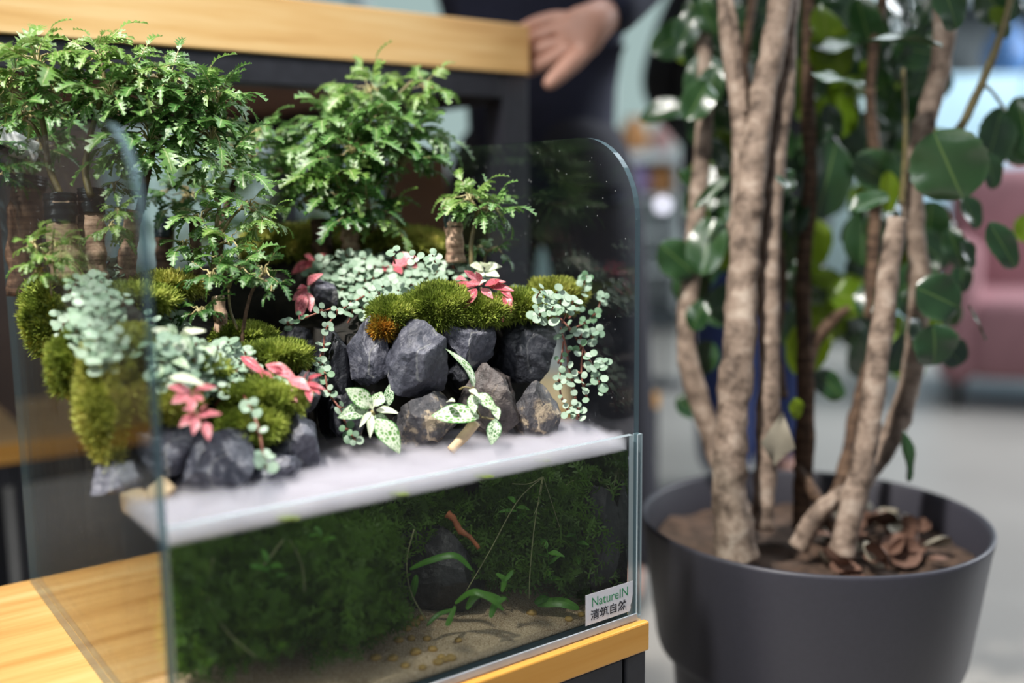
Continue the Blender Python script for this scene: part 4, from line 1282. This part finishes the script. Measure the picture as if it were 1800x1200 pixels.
for k, (x, y, r) in enumerate(PEB):
    rr = random.Random(k)
    Pz = on_z(x, y, TABLE + .03); dd = (Pz-CP).dot(CF)
    if tuv(Pz)[1] < .012: Pz = on_v(x, y, .014)
    u_, v_, _ = tuv(Pz); zz = sandz(u_, v_)
    c = T(u_, v_, zz+.001)
    s = r*dd/F
    pts = [V((p.x*s*rr.uniform(.97,1.03), p.y*s*.9, p.z*s*.6))*(1+.18*noise.noise(p*1.5+V((k,0,0)))) for p in ICO2[0]]
    tag(link('pebble', data('pebble', pts, ICO2[1], M_pebgold), None, c), 'small golden pebble lying on the underwater sand', 'pebble', 'golden pebbles on the sand')

# ------------------------------------------------------------------ hose and clip lamp at the tank's left
mb = MB()
hp = [at(72,640,.93), at(78,690,.925), at(98,745,.915), at(96,785,.905), at(76,815,.905), at(64,842,.91), at(90,852,.895), at(140,852,.865), at(190,835,.845), at(232,806,.835)]
def keepin(P, m_=.014):
    u_, v_, z_ = tuv(P); return T(max(m_, u_), min(TD-m_, max(m_, v_)), z_)
hp = [keepin(p) for p in hp]
tube(mb, curve(hp, 60), .0036, 10)
o = mb.build('rubber_hose', [M_hose], None, hp[0]); o.location = hp[0]
tag(o, 'black rubber hose looping behind the left pane', 'hose')
lampo = empty('clip_lamp', at(30,255,.99), 'white plastic clip lamp with a black arm on the back left rim', 'lamp')
LF = Matrix.Identity(4)
def part_box(name, px, py, d, sx, sy, sz, rot, mat, bev=.003):
    M = Matrix.Translation(at(px,py,d)-lampo.location) @ Matrix.Rotation(YAW, 4, 'Z') @ Matrix.Rotation(rot, 4, 'Y')
    return bevel_box(name, (-sx,-sy,-sz), (sx,sy,sz), mat, lampo, bev, M)
part_box('clip_jaw', 22,248,.985,.022,.012,.0085,.45,M_whitepl)
part_box('clip_jaw', 40,270,.985,.012,.011,.006,.45,M_whitepl)
part_box('spring_plate', 10,262,.985,.016,.009,.004,.5,M_hose,.002)
mb = MB()
tube(mb, curve([at(14,258,.985), at(-30,230,1.0), at(-80,120,1.02), at(-70,-60,1.0)], 20), .005, 8)
mb.build('arm', [M_hose], lampo, lampo.location)

# ------------------------------------------------------------------ the big potted tree
PC = on_z(1425, 905, TABLE + .003)
PD = (PC-CP).dot(CF)
PR = 296*PD/F
pz = PC.z
prof = [(.62,0),(.66,.0),(.70,.004),(.80,pz-.185),(.815,pz-.170),(.885,pz-.165),(.90,pz-.155),(.985,pz-.02),(1.0,pz-.004),(1.0,pz),(.985,pz+.001),(.965,pz-.004),(.93,pz-.10),(.915,pz-.13),(.02,pz-.13)]
vs, fs = [], []
SEG = 72
for r, z in prof:
    for k in range(SEG):
        w = 2*math.pi*k/SEG
        vs.append(V((PR*r*math.cos(w), PR*r*math.sin(w), z)))
for i in range(len(prof)-1):
    for k in range(SEG):
        k2 = (k+1) % SEG
        fs.append((i*SEG+k, i*SEG+k2, (i+1)*SEG+k2, (i+1)*SEG+k))
fs.append(tuple(range(SEG-1,-1,-1)))
pot = tag(link('plant_pot', data('plant_pot', vs, fs, M_pot), None, (PC.x, PC.y, 0)), 'large round dark grey plastic pot on the floor', 'pot')
vs, fs = [V((0,0,.01))], []
for i in range(1, 9):
    for k in range(48):
        w = 2*math.pi*k/48
        r = PR*.935*i/8
        vs.append(V((r*math.cos(w), r*math.sin(w), .012*noise.noise(V((r*math.cos(w)*22, r*math.sin(w)*22, 0))))))
for k in range(48): fs.append((0, 1+k, 1+(k+1) % 48))
for i in range(7):
    for k in range(48):
        a_, b2 = 1+i*48, 1+(i+1)*48
        fs.append((a_+k, b2+k, b2+(k+1) % 48, a_+(k+1) % 48))
SOILZ = pz-.045
so_ = link('soil', data('soil', vs, fs, M_potsoil), pot, (0,0,SOILZ))
tag(so_, kind='stuff')
# fallen leaves on the soil
LIT = [round_leaf('fallen_leaf', m_, .42, c_, 10) for m_ in (M_litter, M_dead) for c_ in (.35, -.3)]
for k in range(46):
    w = R.uniform(-1.7, .9); q = PR*.70*math.sqrt(R.random())
    P = V((PC.x + q*math.cos(w), PC.y + q*math.sin(w), SOILZ + R.uniform(.008, .022)))
    M = basis(P, rv(1)*V((1,1,.3)) if False else V((R.uniform(-1,1), R.uniform(-1,1), R.uniform(-.3,.5))), V((0,0,1)) + rv(.7), 1, 1, 1)
    L = R.uniform(.025, .045)
    o = link('fallen_leaf', LIT[k % 4 if k % 5 else 0], None, mw=M @ Matrix.Diagonal((L, L, L, 1)))
    tag(o, 'dry brown leaf fallen on the soil of the large pot', 'dry leaf', 'fallen leaves in the large pot')
tree = empty('potted_tree', (PC.x, PC.y, SOILZ), 'tall bare-stemmed tree with round glossy leaves in the grey pot', 'tree')
def trunk(path, wd, mat=None, rough=.15, knots=0):
    mb = MB()
    pts = [at(x, y, d) for x, y, d in path]
    n_ = len(path)*9
    cv = curve(pts, n_)
    d = path[0][2]
    ws = wd if isinstance(wd, (list, tuple)) else (wd, wd*.8)
    sd = R.uniform(0, 50)
    tube(mb, cv, lambda t: (ws[0]+(ws[1]-ws[0])*t)*.5*d/F*(1 + .16*noise.noise(V((t*9, sd, 0))) + .22*max(0, noise.noise(V((t*26, sd, 5))))), 14, True, 0, rough, sd, 45)
    return mb.build('trunk', [mat or M_barkb], tree, tree.location)
trunk([(1296,985,1.16),(1284,880,1.16),(1284,780,1.17),(1298,600,1.18),(1308,460,1.19),(1325,280,1.20),(1352,120,1.21),(1384,-60,1.22)], (66,44), rough=.24)
trunk([(1340,930,1.20),(1348,800,1.20),(1352,640,1.20),(1352,480,1.21),(1362,300,1.22),(1380,150,1.23),(1392,-40,1.24)], (42,30))
trunk([(1300,420,1.21),(1305,300,1.22),(1298,180,1.23),(1280,60,1.24),(1272,-60,1.25)], (40,26))
trunk([(1310,200,1.22),(1300,120,1.22),(1292,40,1.22),(1270,-50,1.22)], (16,10))
trunk([(1478,975,1.17),(1500,880,1.17),(1522,790,1.17),(1542,640,1.17),(1560,500,1.175),(1577,384,1.18)], (46,34))
trunk([(1510,850,1.22),(1560,780,1.24),(1592,700,1.25),(1612,590,1.26),(1615,480,1.26),(1606,380,1.26),(1604,300,1.26),(1630,200,1.26),(1656,100,1.26),(1664,-50,1.26)], (38,36))
trunk([(1300,900,1.28),(1255,780,1.30),(1222,680,1.31),(1206,600,1.32),(1215,480,1.33),(1228,340,1.33),(1240,180,1.34),(1232,20,1.35),(1228,-50,1.35)], (40,26))
trunk([(1412,930,1.28),(1414,780,1.29),(1416,650,1.30),(1412,480,1.31),(1424,330,1.31),(1420,150,1.32),(1422,-50,1.33)], (34,22), M_barkd)
trunk([(1440,920,1.26),(1480,840,1.28),(1500,740,1.30),(1526,640,1.31)], (26,18), M_barkd)
trunk([(1416,640,1.30),(1440,590,1.31),(1480,550,1.32),(1520,540,1.34)], (26,14), M_barkd)
trunk([(1404,960,1.20),(1440,900,1.19),(1486,862,1.20)], (36,24), M_barkb)
trunk([(1480,950,1.19),(1440,880,1.24),(1400,820,1.28)], (26,18), M_barkd)
trunk([(1375,700,1.27),(1362,600,1.28),(1372,480,1.29),(1350,330,1.30),(1310,140,1.33),(1330,-50,1.34)], (22,16), M_barkd)
trunk([(1530,560,1.30),(1535,440,1.31),(1540,300,1.32),(1530,140,1.33),(1560,-50,1.33)], (24,18), M_barkd)
trunk([(1612,300,1.26),(1680,235,1.25),(1720,160,1.24),(1760,60,1.23),(1785,-40,1.22)], (18,10), M_stem, .08)
trunk([(1690,215,1.25),(1725,150,1.26),(1765,190,1.27),(1790,240,1.28)], (7,5), M_stem, .05)
trunk([(1585,360,1.24),(1592,240,1.23),(1588,120,1.22)], (10,6), M_stem, .05)
rprof = lambda t: .50*max(.02, 1-(2*min(1, t*.98+.01)-1)**2)**.5*(1+.03*math.sin(t*40))
BALF = [blade_leaf('round_leaf', M_balf, rprof, 14, 3, f, dr, w) for f, dr, w in ((.30,.18,.5),(.15,.30,.7),(.42,.10,.4),(-.15,.22,.6))]
BALY = [blade_leaf('yellow_round_leaf', M_balfy, rprof, 14, 3, f, dr, w) for f, dr, w in ((.30,.2,.5),(.1,.35,.6))]
DEADL = blade_leaf('dead_leaf', M_dead, lambda t: .55*(t*1.15+.02) if t < .75 else .48*(1-t)*2+.02, 8, 2, .5, .2, .8)
def bleaf(bx, by, tx, ty, w, d, roll=0.0, up=.5, key='b', dd=0.0, twig=True):
    A, B = at(bx, by, d), at(tx, ty, d+dd)
    nrm = (TOCAM(A)*(1-up) + V((0,0,1))*up + CR*roll).normalized()
    me = {'b': R.choice(BALF), 'y': R.choice(BALY), 'd': DEADL}[key]
    put('leaf', me, tree, A, B-A, nrm, (B-A).length, w*d/F)
for q in [(1642,232,1690,350,132,1.15,-.2,.25),(1652,-30,1694,42,70,1.14,.1,.5),(1656,82,1522,58,50,1.17,0,.85),(1520,148,1432,114,46,1.2,0,.7),(1562,345,1494,366,46,1.2,0,.55),
          (1738,392,1792,470,48,1.18,-.1,.45),(1610,505,1692,540,84,1.19,.2,.1),(1640,570,1652,642,84,1.18,.1,.6),(1704,536,1742,592,14,1.2,.6,.7),(1760,190,1738,300,70,1.26,.4,.2),
          (1790,170,1812,290,66,1.25,-.3,.2),(1735,270,1752,330,40,1.24,.3,.3),(1586,756,1606,846,26,1.2,.5,.3,'b'),(1160,430,1226,480,70,1.30,.2,.2),(1282,308,1220,364,20,1.26,.5,.6),
          (1690,345,1722,400,44,1.24,.3,.4),(1690,420,1716,470,34,1.24,.4,.4),(1668,400,1690,472,44,1.25,-.3,.3),(1240,530,1212,576,44,1.28,0,.5),(1376,724,1362,818,74,1.17,.1,.2,'d'),
          (1395,700,1408,735,30,1.2,.2,.4,'y'),(1470,250,1440,380,90,1.30,.2,.2),(1500,280,1590,330,80,1.29,.1,.3),(1430,60,1500,120,90,1.31,0,.4,'y'),(1560,300,1566,372,36,1.27,.4,.1,'y'),
          (1600,560,1640,600,56,1.24,.2,.5),(1375,300,1402,330,40,1.22,.2,.5),(1362,310,1385,332,24,1.19,.3,.6),(1690,640,1660,600,60,1.24,.2,.3),(1480,700,1440,650,50,1.32,.2,.3),
          (1240,240,1300,300,50,1.36,.2,.5),(1190,300,1240,330,40,1.36,.3,.5),(1250,600,1225,660,50,1.36,.3,.4),(1235,730,1190,700,56,1.36,.2,.4)]:
    bleaf(*q)
for k in range(250):
    x = 1210 + 430*R.random()
    y = -40 + 640*R.random()**1.1
    if y > 420 and (x < 1380 and R.random() < .6): continue
    d = R.uniform(1.30, 1.62)
    L = R.uniform(52, 100)
    w = R.uniform(-.6, .6) + math.pi/2
    if R.random() < .3: w += R.choice((-1.2, 1.2))
    bleaf(x, y, x+L*math.cos(w), y+L*math.sin(w), L*R.uniform(.55, .95), d, R.uniform(-.6,.6), R.uniform(.0,.6), 'y' if R.random() < .2 else 'b', R.uniform(-.03,.03))
for k in range(22):
    x = 1640 + 170*R.random(); y = -40 + 90*R.random() if k < 8 else R.uniform(200, 560)
    if 1640 < x < 1800 and y > 300 and x > 1720: continue
    L = R.uniform(44, 80); w = R.uniform(.6, 2.6)
    bleaf(x, y, x+L*math.cos(w), y+L*math.sin(w), L*R.uniform(.5,.9), R.uniform(1.26,1.36), R.uniform(-.5,.5), R.uniform(.1,.6), 'y' if R.random() < .2 else 'b')

# ------------------------------------------------------------------ people
def skin(name, joints, bones, mat, parent, sub=2, flat=None):
    names = list(joints)
    me = bpy.data.meshes.new(name)
    me.from_pydata([tuple(V(joints[k][0]) - parent.location) for k in names], [(names.index(a_), names.index(b2)) for a_, b2 in bones], [])
    o = bpy.data.objects.new(name, me); COL.objects.link(o)
    md = o.modifiers.new('skin', 'SKIN')
    md.use_smooth_shade = True
    sv = me.skin_vertices[0].data
    for i, k in enumerate(names):
        r = joints[k][1]
        sv[i].radius = (r, r) if not isinstance(r, tuple) else r
        sv[i].use_root = (i == 0)
    s2 = o.modifiers.new('sub', 'SUBSURF'); s2.levels = sub; s2.render_levels = sub
    dg = bpy.context.evaluated_depsgraph_get()
    me2 = bpy.data.meshes.new_from_object(o.evaluated_get(dg))
    bpy.data.objects.remove(o)
    me2.name = name
    me2.materials.clear(); me2.materials.append(mat)
    me2.polygons.foreach_set('use_smooth', [True]*len(me2.polygons))
    return link(name, me2, parent)
def head_mesh(c, h, face, root, hair_mat):
    """head with face, ears, nose; face = unit direction looked at"""
    side = face.cross(V((0,0,1))).normalized()
    pts = []
    for p in ICO3[0]:
        x, y, z = p.x, p.y, p.z
        w = .36*(1 - .25*max(0, -z)) 
        q = side*(x*h*w) + face*(y*h*.44*(1-.1*max(0,-z))) + V((0,0,z*h*.5))
        nose = math.exp(-((x/.13)**2 + ((z+.12)/.18)**2)) * (y > 0)
        eye = math.exp(-(((abs(x)-.38)/.14)**2 + ((z-.02)/.10)**2)) * (y > 0)
        mouth = math.exp(-((x/.25)**2 + ((z+.47)/.05)**2)) * (y > 0)
        ear = math.exp(-((y/.14)**2 + ((z+.02)/.2)**2)) * (abs(x) > .85)
        q += face*h*(.10*nose - .035*eye - .02*mouth) + side*(math.copysign(1, x)*h*.05*ear)
        pts.append(c + q - root.location)
    return pts
def person(label, base, face, coat, coat_len, legs, arms, hand=None, h=1.72, coat_mat=M_black, leg_mat=M_char, name='person', slim=1.0):
    base = V(base); face = V(face).normalized(); side = face.cross(V((0,0,1))).normalized()
    root = empty(name, base, label, 'person')
    W = lambda s, f, z: base + side*s + face*f + V((0,0,z))
    J = {'hip': (W(0,0,.93), .09), 'belly': (W(0,0,1.10), .09), 'chest': (W(0,0,1.30), .10), 'neck0': (W(0,-.01,1.45), .06), 'neck': (W(0,.0,1.50), .052), 'skull': (W(0,.015,1.58), .07)}
    Bn = [('hip','belly'),('belly','chest'),('chest','neck0'),('neck0','neck'),('neck','skull')]
    for s, nm in ((-1,'l'),(1,'r')):
        kx, kf = legs.get(nm, (0, 0))
        J[nm+'th'] = (W(s*.10,0,.86), .085); J[nm+'kn'] = (W(s*.11+kx*.5, kf*.6, .49), .058); J[nm+'an'] = (W(s*.12+kx, kf, .09), .042); J[nm+'to'] = (W(s*.13+kx, kf+.14, .035), .035)
        Bn += [('hip',nm+'th'),(nm+'th',nm+'kn'),(nm+'kn',nm+'an'),(nm+'an',nm+'to')]
        el, wr = arms[nm]
        J[nm+'sh'] = (W(s*.17,0,1.39), .058); J[nm+'el'] = (V(el), .042); J[nm+'wr'] = (V(wr), .027)
        Bn += [('chest',nm+'sh'),(nm+'sh',nm+'el'),(nm+'el',nm+'wr')]
        hd = (V(wr)-V(el)).normalized() if not (hand and hand[0] == nm) else hand[1]
        pn = (V((0,0,1)) if abs(hd.z) < .8 else face) if not (hand and hand[0] == nm) else hand[2]
        ac = hd.cross(pn).normalized()
        ts = s if not (hand and hand[0] == nm) else hand[3]      # side the thumb leaves from
        J[nm+'pa'] = (V(wr)+hd*.028, (.024,.024))
        Bn += [(nm+'wr',nm+'pa')]
        for fi, (o_, L) in enumerate(((.031,.072),(.010,.080),(-.011,.074),(-.031,.060))):
            m0 = V(wr)+hd*.058+ac*(o_*.85*ts)
            b0 = V(wr)+hd*(.098-.25*abs(o_-.008))+ac*(o_*ts)
            k1 = b0+hd*L*.5-pn*.006; k2 = b0+hd*L*.85-pn*L*.30; k3 = b0+hd*L*.95-pn*L*.52
            for q, (P, r) in enumerate(((m0,.0155),(b0,.0125),(k1,.0100),(k2,.0090),(k3,.0072))): J[f'{nm}f{fi}{q}'] = (P, r)
            Bn += [(nm+'pa',f'{nm}f{fi}0')]+[(f'{nm}f{fi}{q}',f'{nm}f{fi}{q+1}') for q in range(4)]
        t0 = V(wr)+hd*.030+ac*(.034*ts)
        td = hand[4].normalized() if (hand and hand[0] == nm) else (hd+ac*ts*.9).normalized()
        for q, (P, r) in enumerate(((t0,.0185),(t0+td*.040,.0155),(t0+td*.070,.0130),(t0+td*.092,.0095))): J[f'{nm}t{q}'] = (P, r)
        Bn += [(nm+'pa',nm+'t0')]+[(f'{nm}t{q}',f'{nm}t{q+1}') for q in range(3)]
    skin('body', J, Bn, M_skin, root)
    hp_ = head_mesh(W(0,.03,1.62), .23, face, root, M_hair)
    hd_ = link('head', data('head', hp_, ICO3[1], M_skin), root)
    hc = W(0,.03,1.62) - root.location
    hv = [hc + (p-hc)*1.07 + V((0,0,.006)) - face*.006 for p in hp_]
    hf = [f for f in ICO3[1] if all(((hv[i]-hc).z > .045 or ((hv[i]-hc).dot(face) < .01 and (hv[i]-hc).z > -.09)) for i in f)]
    link('hair', data('hair', hv, hf, M_hair), root)
    C_ = {'hip': (W(0,0,.98), (.225*slim,.19*slim)), 'belly': (W(0,0,1.12), (.21*slim,.18*slim)), 'chest': (W(0,0,1.32), (.22*slim,.17*slim)), 'collar': (W(0,-.01,1.46), .075)}
    Cb = [('hip','belly'),('belly','chest'),('chest','collar')]
    if True:
        C_['hem'] = (W(0,0,coat_len), (.23*slim,.20*slim)); Cb.append(('hip','hem'))
    for s, nm in ((-1,'l'),(1,'r')):
        el, wr = arms[nm]
        C_[nm+'s'] = (W(s*.19,0,1.39), .075); C_[nm+'e'] = (V(el), .062); C_[nm+'w'] = (V(wr)-(V(wr)-V(el)).normalized()*.015, .045)
        Cb += [('chest',nm+'s'),(nm+'s',nm+'e'),(nm+'e',nm+'w')]
    skin('coat', C_, Cb, coat_mat, root)
    Tn = {'waist': (W(0,0,1.04), (.19*slim,.16*slim)), 'hip': (W(0,0,.93), (.20*slim,.17*slim))}
    Tb = [('waist','hip')]
    for nm in 'lr':
        Tn[nm+'t'] = (J[nm+'th'][0], .125); Tn[nm+'k'] = (J[nm+'kn'][0], .095); Tn[nm+'a'] = (J[nm+'an'][0] - V((0,0,.05)), .085)
        Tb += [('hip',nm+'t'),(nm+'t',nm+'k'),(nm+'k',nm+'a')]
    skin('trousers', Tn, Tb, leg_mat, root)
    for nm in 'lr':
        A = J[nm+'an'][0]
        skin('shoe', {'a': (A+V((0,0,-.035)), .05), 'b': (A+face*.09+V((0,0,-.05)), .045), 'c': (A+face*.17+V((0,0,-.055)), .035)}, [('a','b'),('b','c')], M_shoe, root)
    return root
# person standing behind the high table's end, hand on its corner
wr = at(1050, 40, 1.50); kn = at(944, 78, 1.52)
el = at(1190, -110, 1.72)
pn_ = (CU*.35 + TOCAM(wr)*.9).normalized()
hd1 = (kn-wr).normalized()
gx = at(950, 0, 2.02); 
person('person in dark coat with a hand on the taller table end', (gx.x, gx.y, 0), (-.25,-1,0), M_black, .86, {'l': (-.06,0), 'r': (.04,0)},
       {'l': (el, wr), 'r': (V((gx.x-.12, gx.y+.16, 1.14)), V((gx.x-.04, gx.y+.10, .90)))}, hand=('l', hd1, pn_, -1, (at(944,168,1.45)-at(1012,104,1.48))), coat_mat=M_navy, leg_mat=M_char, slim=.70)
g2 = at(1335, 0, 2.75)
person('person in a long black coat and blue jeans behind the potted tree', (g2.x, g2.y, 0), (.2,-1,0), M_black, .62, {'l': (.04,0), 'r': (-.03,.05)},
       {'l': (V((g2.x+.27, g2.y+.04, 1.14)), V((g2.x+.10, g2.y+.26, .98))), 'r': (V((g2.x-.27, g2.y+.04, 1.14)), V((g2.x-.10, g2.y+.26, .98)))}, coat_mat=M_black, leg_mat=M_jean)

# ------------------------------------------------------------------ far things, out of focus
def soft_box(name, a, b, mat, root, bev, frame, seg=4):
    o = bevel_box(name, a, b, mat, root, bev, frame, seg)
    o.data.polygons.foreach_set('use_smooth', [True]*len(o.data.polygons))
    return o
ac_ = on_z(1790, 735, 0)
arm = empty('armchair', (ac_.x+.32, ac_.y+.35, 0), 'pink upholstered armchair at the right on the pale floor', 'armchair')
RZ = Matrix.Rotation(-.35, 4, 'Z')
soft_box('seat', (-.36,-.36,.12), (.36,.30,.44), M_pink, arm, .06, RZ)
soft_box('backrest', (-.42,.22,.10), (.42,.42,.95), M_pink, arm, .09, RZ)
soft_box('armrest', (-.46,-.36,.10), (-.32,.34,.66), M_pink, arm, .06, RZ)
soft_box('armrest', (.32,-.36,.10), (.46,.34,.66), M_pink, arm, .06, RZ)
for sx in (-.38,.38):
    for sy in (-.30,.34): bevel_box('leg', (sx-.02,sy-.02,0), (sx+.02,sy+.02,.13), M_shoe, arm, .004, RZ)
# glazed display cabinets along the back wall
def cabinet(x, y, w, h, label, back, items):
    root = empty('display_cabinet', (x, y, 0), label, 'cabinet')
    bevel_box('plinth', (-w/2,-.22,0), (w/2,.22,.12), M_darkp, root, .004)
    bevel_box('back_panel', (-w/2,.18,.12), (w/2,.22,h), back, root, .004)
    bevel_box('side_panel', (-w/2,-.22,.12), (-w/2+.03,.18,h), M_white, root, .004)
    bevel_box('side_panel', (w/2-.03,-.22,.12), (w/2,.18,h), M_white, root, .004)
    bevel_box('top_panel', (-w/2,-.22,h), (w/2,.22,h+.06), M_white, root, .004)
    for k in range(1, 4): bevel_box('shelf', (-w/2+.03,-.20,.12+(h-.12)*k/4), (w/2-.03,.18,.14+(h-.12)*k/4), M_white, root, .003)
    return root
c1 = at(1128, 0, 6.6)
cabinet(c1.x, 6.6, .40, 1.05, 'narrow white display cabinet against the far wall', M_white, 0)
c2 = at(1760, 0, 5.6)
cw = cabinet(c2.x+.25, 5.6, 1.9, 1.86, 'wide white and dark cabinet behind the pink armchair', M_darkp, 0)
for k in range(3): bevel_box('door', (-.93+k*.62,-.245,.13), (-.32+k*.62,-.222,1.44), M_paleblue, cw, .006)
c3 = at(745, 0, 5.2)
cabinet(c3.x, 5.2, .7, .95, 'white display cabinet seen past the middle tree', M_white, 0)
M_ob = [plain('ceramic_orange', (.55,.26,.09), .5), plain('ceramic_purple', (.28,.22,.42), .5), plain('ceramic_rose', (.60,.36,.34), .5), plain('ceramic_white', (.8,.8,.82), .3), M_blue]
def vase(P, h, mat, label, group='vases on the far cabinets'):
    pr = [(.0,0),(.30,0),(.42,.2),(.46,.45),(.34,.75),(.20,.88),(.25,1.0),(.20,.98),(.0,.9)]
    vs, fs = [], []
    for r, z in pr:
        for k in range(18):
            w = 2*math.pi*k/18; vs.append((r*h*math.cos(w), r*h*math.sin(w), z*h))
    for i in range(len(pr)-1):
        for k in range(18):
            k2 = (k+1) % 18; fs.append((i*18+k, i*18+k2, (i+1)*18+k2, (i+1)*18+k))
    tag(link('vase', data('vase', vs, fs, mat), None, P), label, 'vase', group)
hs = [1.05+.06, .12+(1.05-.12)*3/4+.02]
vase((c1.x-.08,6.56,hs[0]), .22, M_ob[0], 'orange vase on top of the narrow cabinet')
vase((c1.x+.10,6.56,hs[0]), .18, M_ob[2], 'rose vase on top of the narrow cabinet')
vase((c1.x-.09,6.54,hs[1]), .24, M_ob[1], 'purple vase on the upper shelf of the narrow cabinet')
vase((c1.x+.10,6.54,hs[1]), .20, M_ob[0], 'small orange vase on the upper shelf of the narrow cabinet')
vase((c2.x-.1,5.50,.12+1.74*3/4+.02), .26, M_ob[4], 'blue vase in the wide cabinet behind the armchair')
vase((c2.x+.35,5.50,.12+1.74*3/4+.02), .24, M_ob[3], 'white vase in the wide cabinet behind the armchair')
gl = empty('globe_lamp', at(1165, 360, 4.4), 'small white globe lamp shining left of the potted tree', 'lamp')  # added glowing ball, stands in for a blurred specular highlight
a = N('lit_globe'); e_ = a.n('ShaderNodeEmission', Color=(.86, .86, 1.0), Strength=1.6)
M_added_glow = a.done(e_.outputs[0])
link('globe', data('globe', [p*.028 for p in ICO3[0]], ICO3[1], M_added_glow), gl)
mb = MB(); tube(mb, [V((0,0,-.026)), V((0,0,-.5)), V((0,0,-gl.location.z+.02))], .008, 8)
link('pole', data('pole', mb.v, mb.f, M_steel), gl)
mb = MB(); tube(mb, [V((0,0,-gl.location.z)), V((0,0,-gl.location.z+.02))], .11, 20)
link('base', data('base', mb.v, mb.f, M_steel), gl)
# brown board standing behind the tank, seen through the right pane
bp = at(742, 470, 1.95)
bb = empty('plywood_board', (bp.x, bp.y, 0), 'brown plywood board standing behind the middle tree', 'board')
bevel_box('panel', (-.068,-.012,0), (.050,.012,.92), M_brown, bb, .002)
bevel_box('foot', (-.06,-.10,0), (.04,.10,.03), M_brown, bb, .002)
# bushy plants in the background
SH = [round_leaf('bush_leaf', M_balfy, .4, .1, 8), round_leaf('bush_leaf_dark', M_araliad, .4, -.1, 8)]
def bush(px, d, ztop, r, label, n_=60):
    P = at(px, 400, d); P.z = 0
    root = empty('potted_bush', P, label, 'plant', 'leafy plants far behind the tank')
    vs, fs = [], []
    for rr_, z in ((.11,0),(.15,.28),(.14,.28),(.13,.25),(0.0,.25)):
        for k in range(20):
            w = 2*math.pi*k/20; vs.append((rr_*math.cos(w), rr_*math.sin(w), z))
    for i in range(4):
        for k in range(20): fs.append((i*20+k, i*20+(k+1) % 20, (i+1)*20+(k+1) % 20, (i+1)*20+k))
    link('pot', data('pot', vs, fs, M_pot), root)
    mb = MB()
    for k in range(5):
        tube(mb, curve([V((R.uniform(-.03,.03),R.uniform(-.03,.03),.24)), V((R.uniform(-.1,.1),R.uniform(-.1,.1),ztop*.5)), V((R.uniform(-r,r)*.5,R.uniform(-r,r)*.5,ztop*.8))], 6), .008, 5)
    link('stem', data('stem', mb.v, mb.f, M_stem), root)
    for k in range(n_):
        q = rv(1); q = q.normalized()*R.random()**.4
        p = P + V((q.x*r, q.y*r, ztop-.35 + q.z*.38))
        put('leaf', R.choice(SH), root, p, V((q.x,q.y,q.z*.3+.1))+rv(.4), V((0,0,1))+rv(.6), R.uniform(.08,.14))
bush(505, 3.2, 1.12, .26, 'leafy plant in a dark pot seen left of the middle tree')
bush(800, 3.0, .98, .22, 'leafy plant in a dark pot seen right of the middle tree')
bush(330, 3.6, 1.0, .30, 'leafy plant in a dark pot far behind the left trees')
# dark brown cupboard to the left, mirrored in the left pane
cb = empty('wooden_cupboard', (-2.3, 2.6, 0), 'dark brown wooden cupboard at the left behind the tables', 'cupboard')
RC = Matrix.Rotation(1.0, 4, 'Z')
bevel_box('body', (-1.3,-.2,.08), (1.3,.25,1.75), M_cup, cb, .006, RC)
for k in range(4):
    x0 = -1.29 + k*.645
    dd_ = bevel_box('door', (x0+.004,-.222,.12), (x0+.637,-.202,1.72), M_cup, cb, .004, RC)
    bevel_box('handle', (x0+(.58 if k % 2 == 0 else .04),-.245,.85), (x0+(.60 if k % 2 == 0 else .06),-.222,1.0), M_steel, dd_, .003, RC)
bevel_box('plinth', (-1.28,-.17,0), (1.28,.23,.08), M_steel, cb, .004, RC)
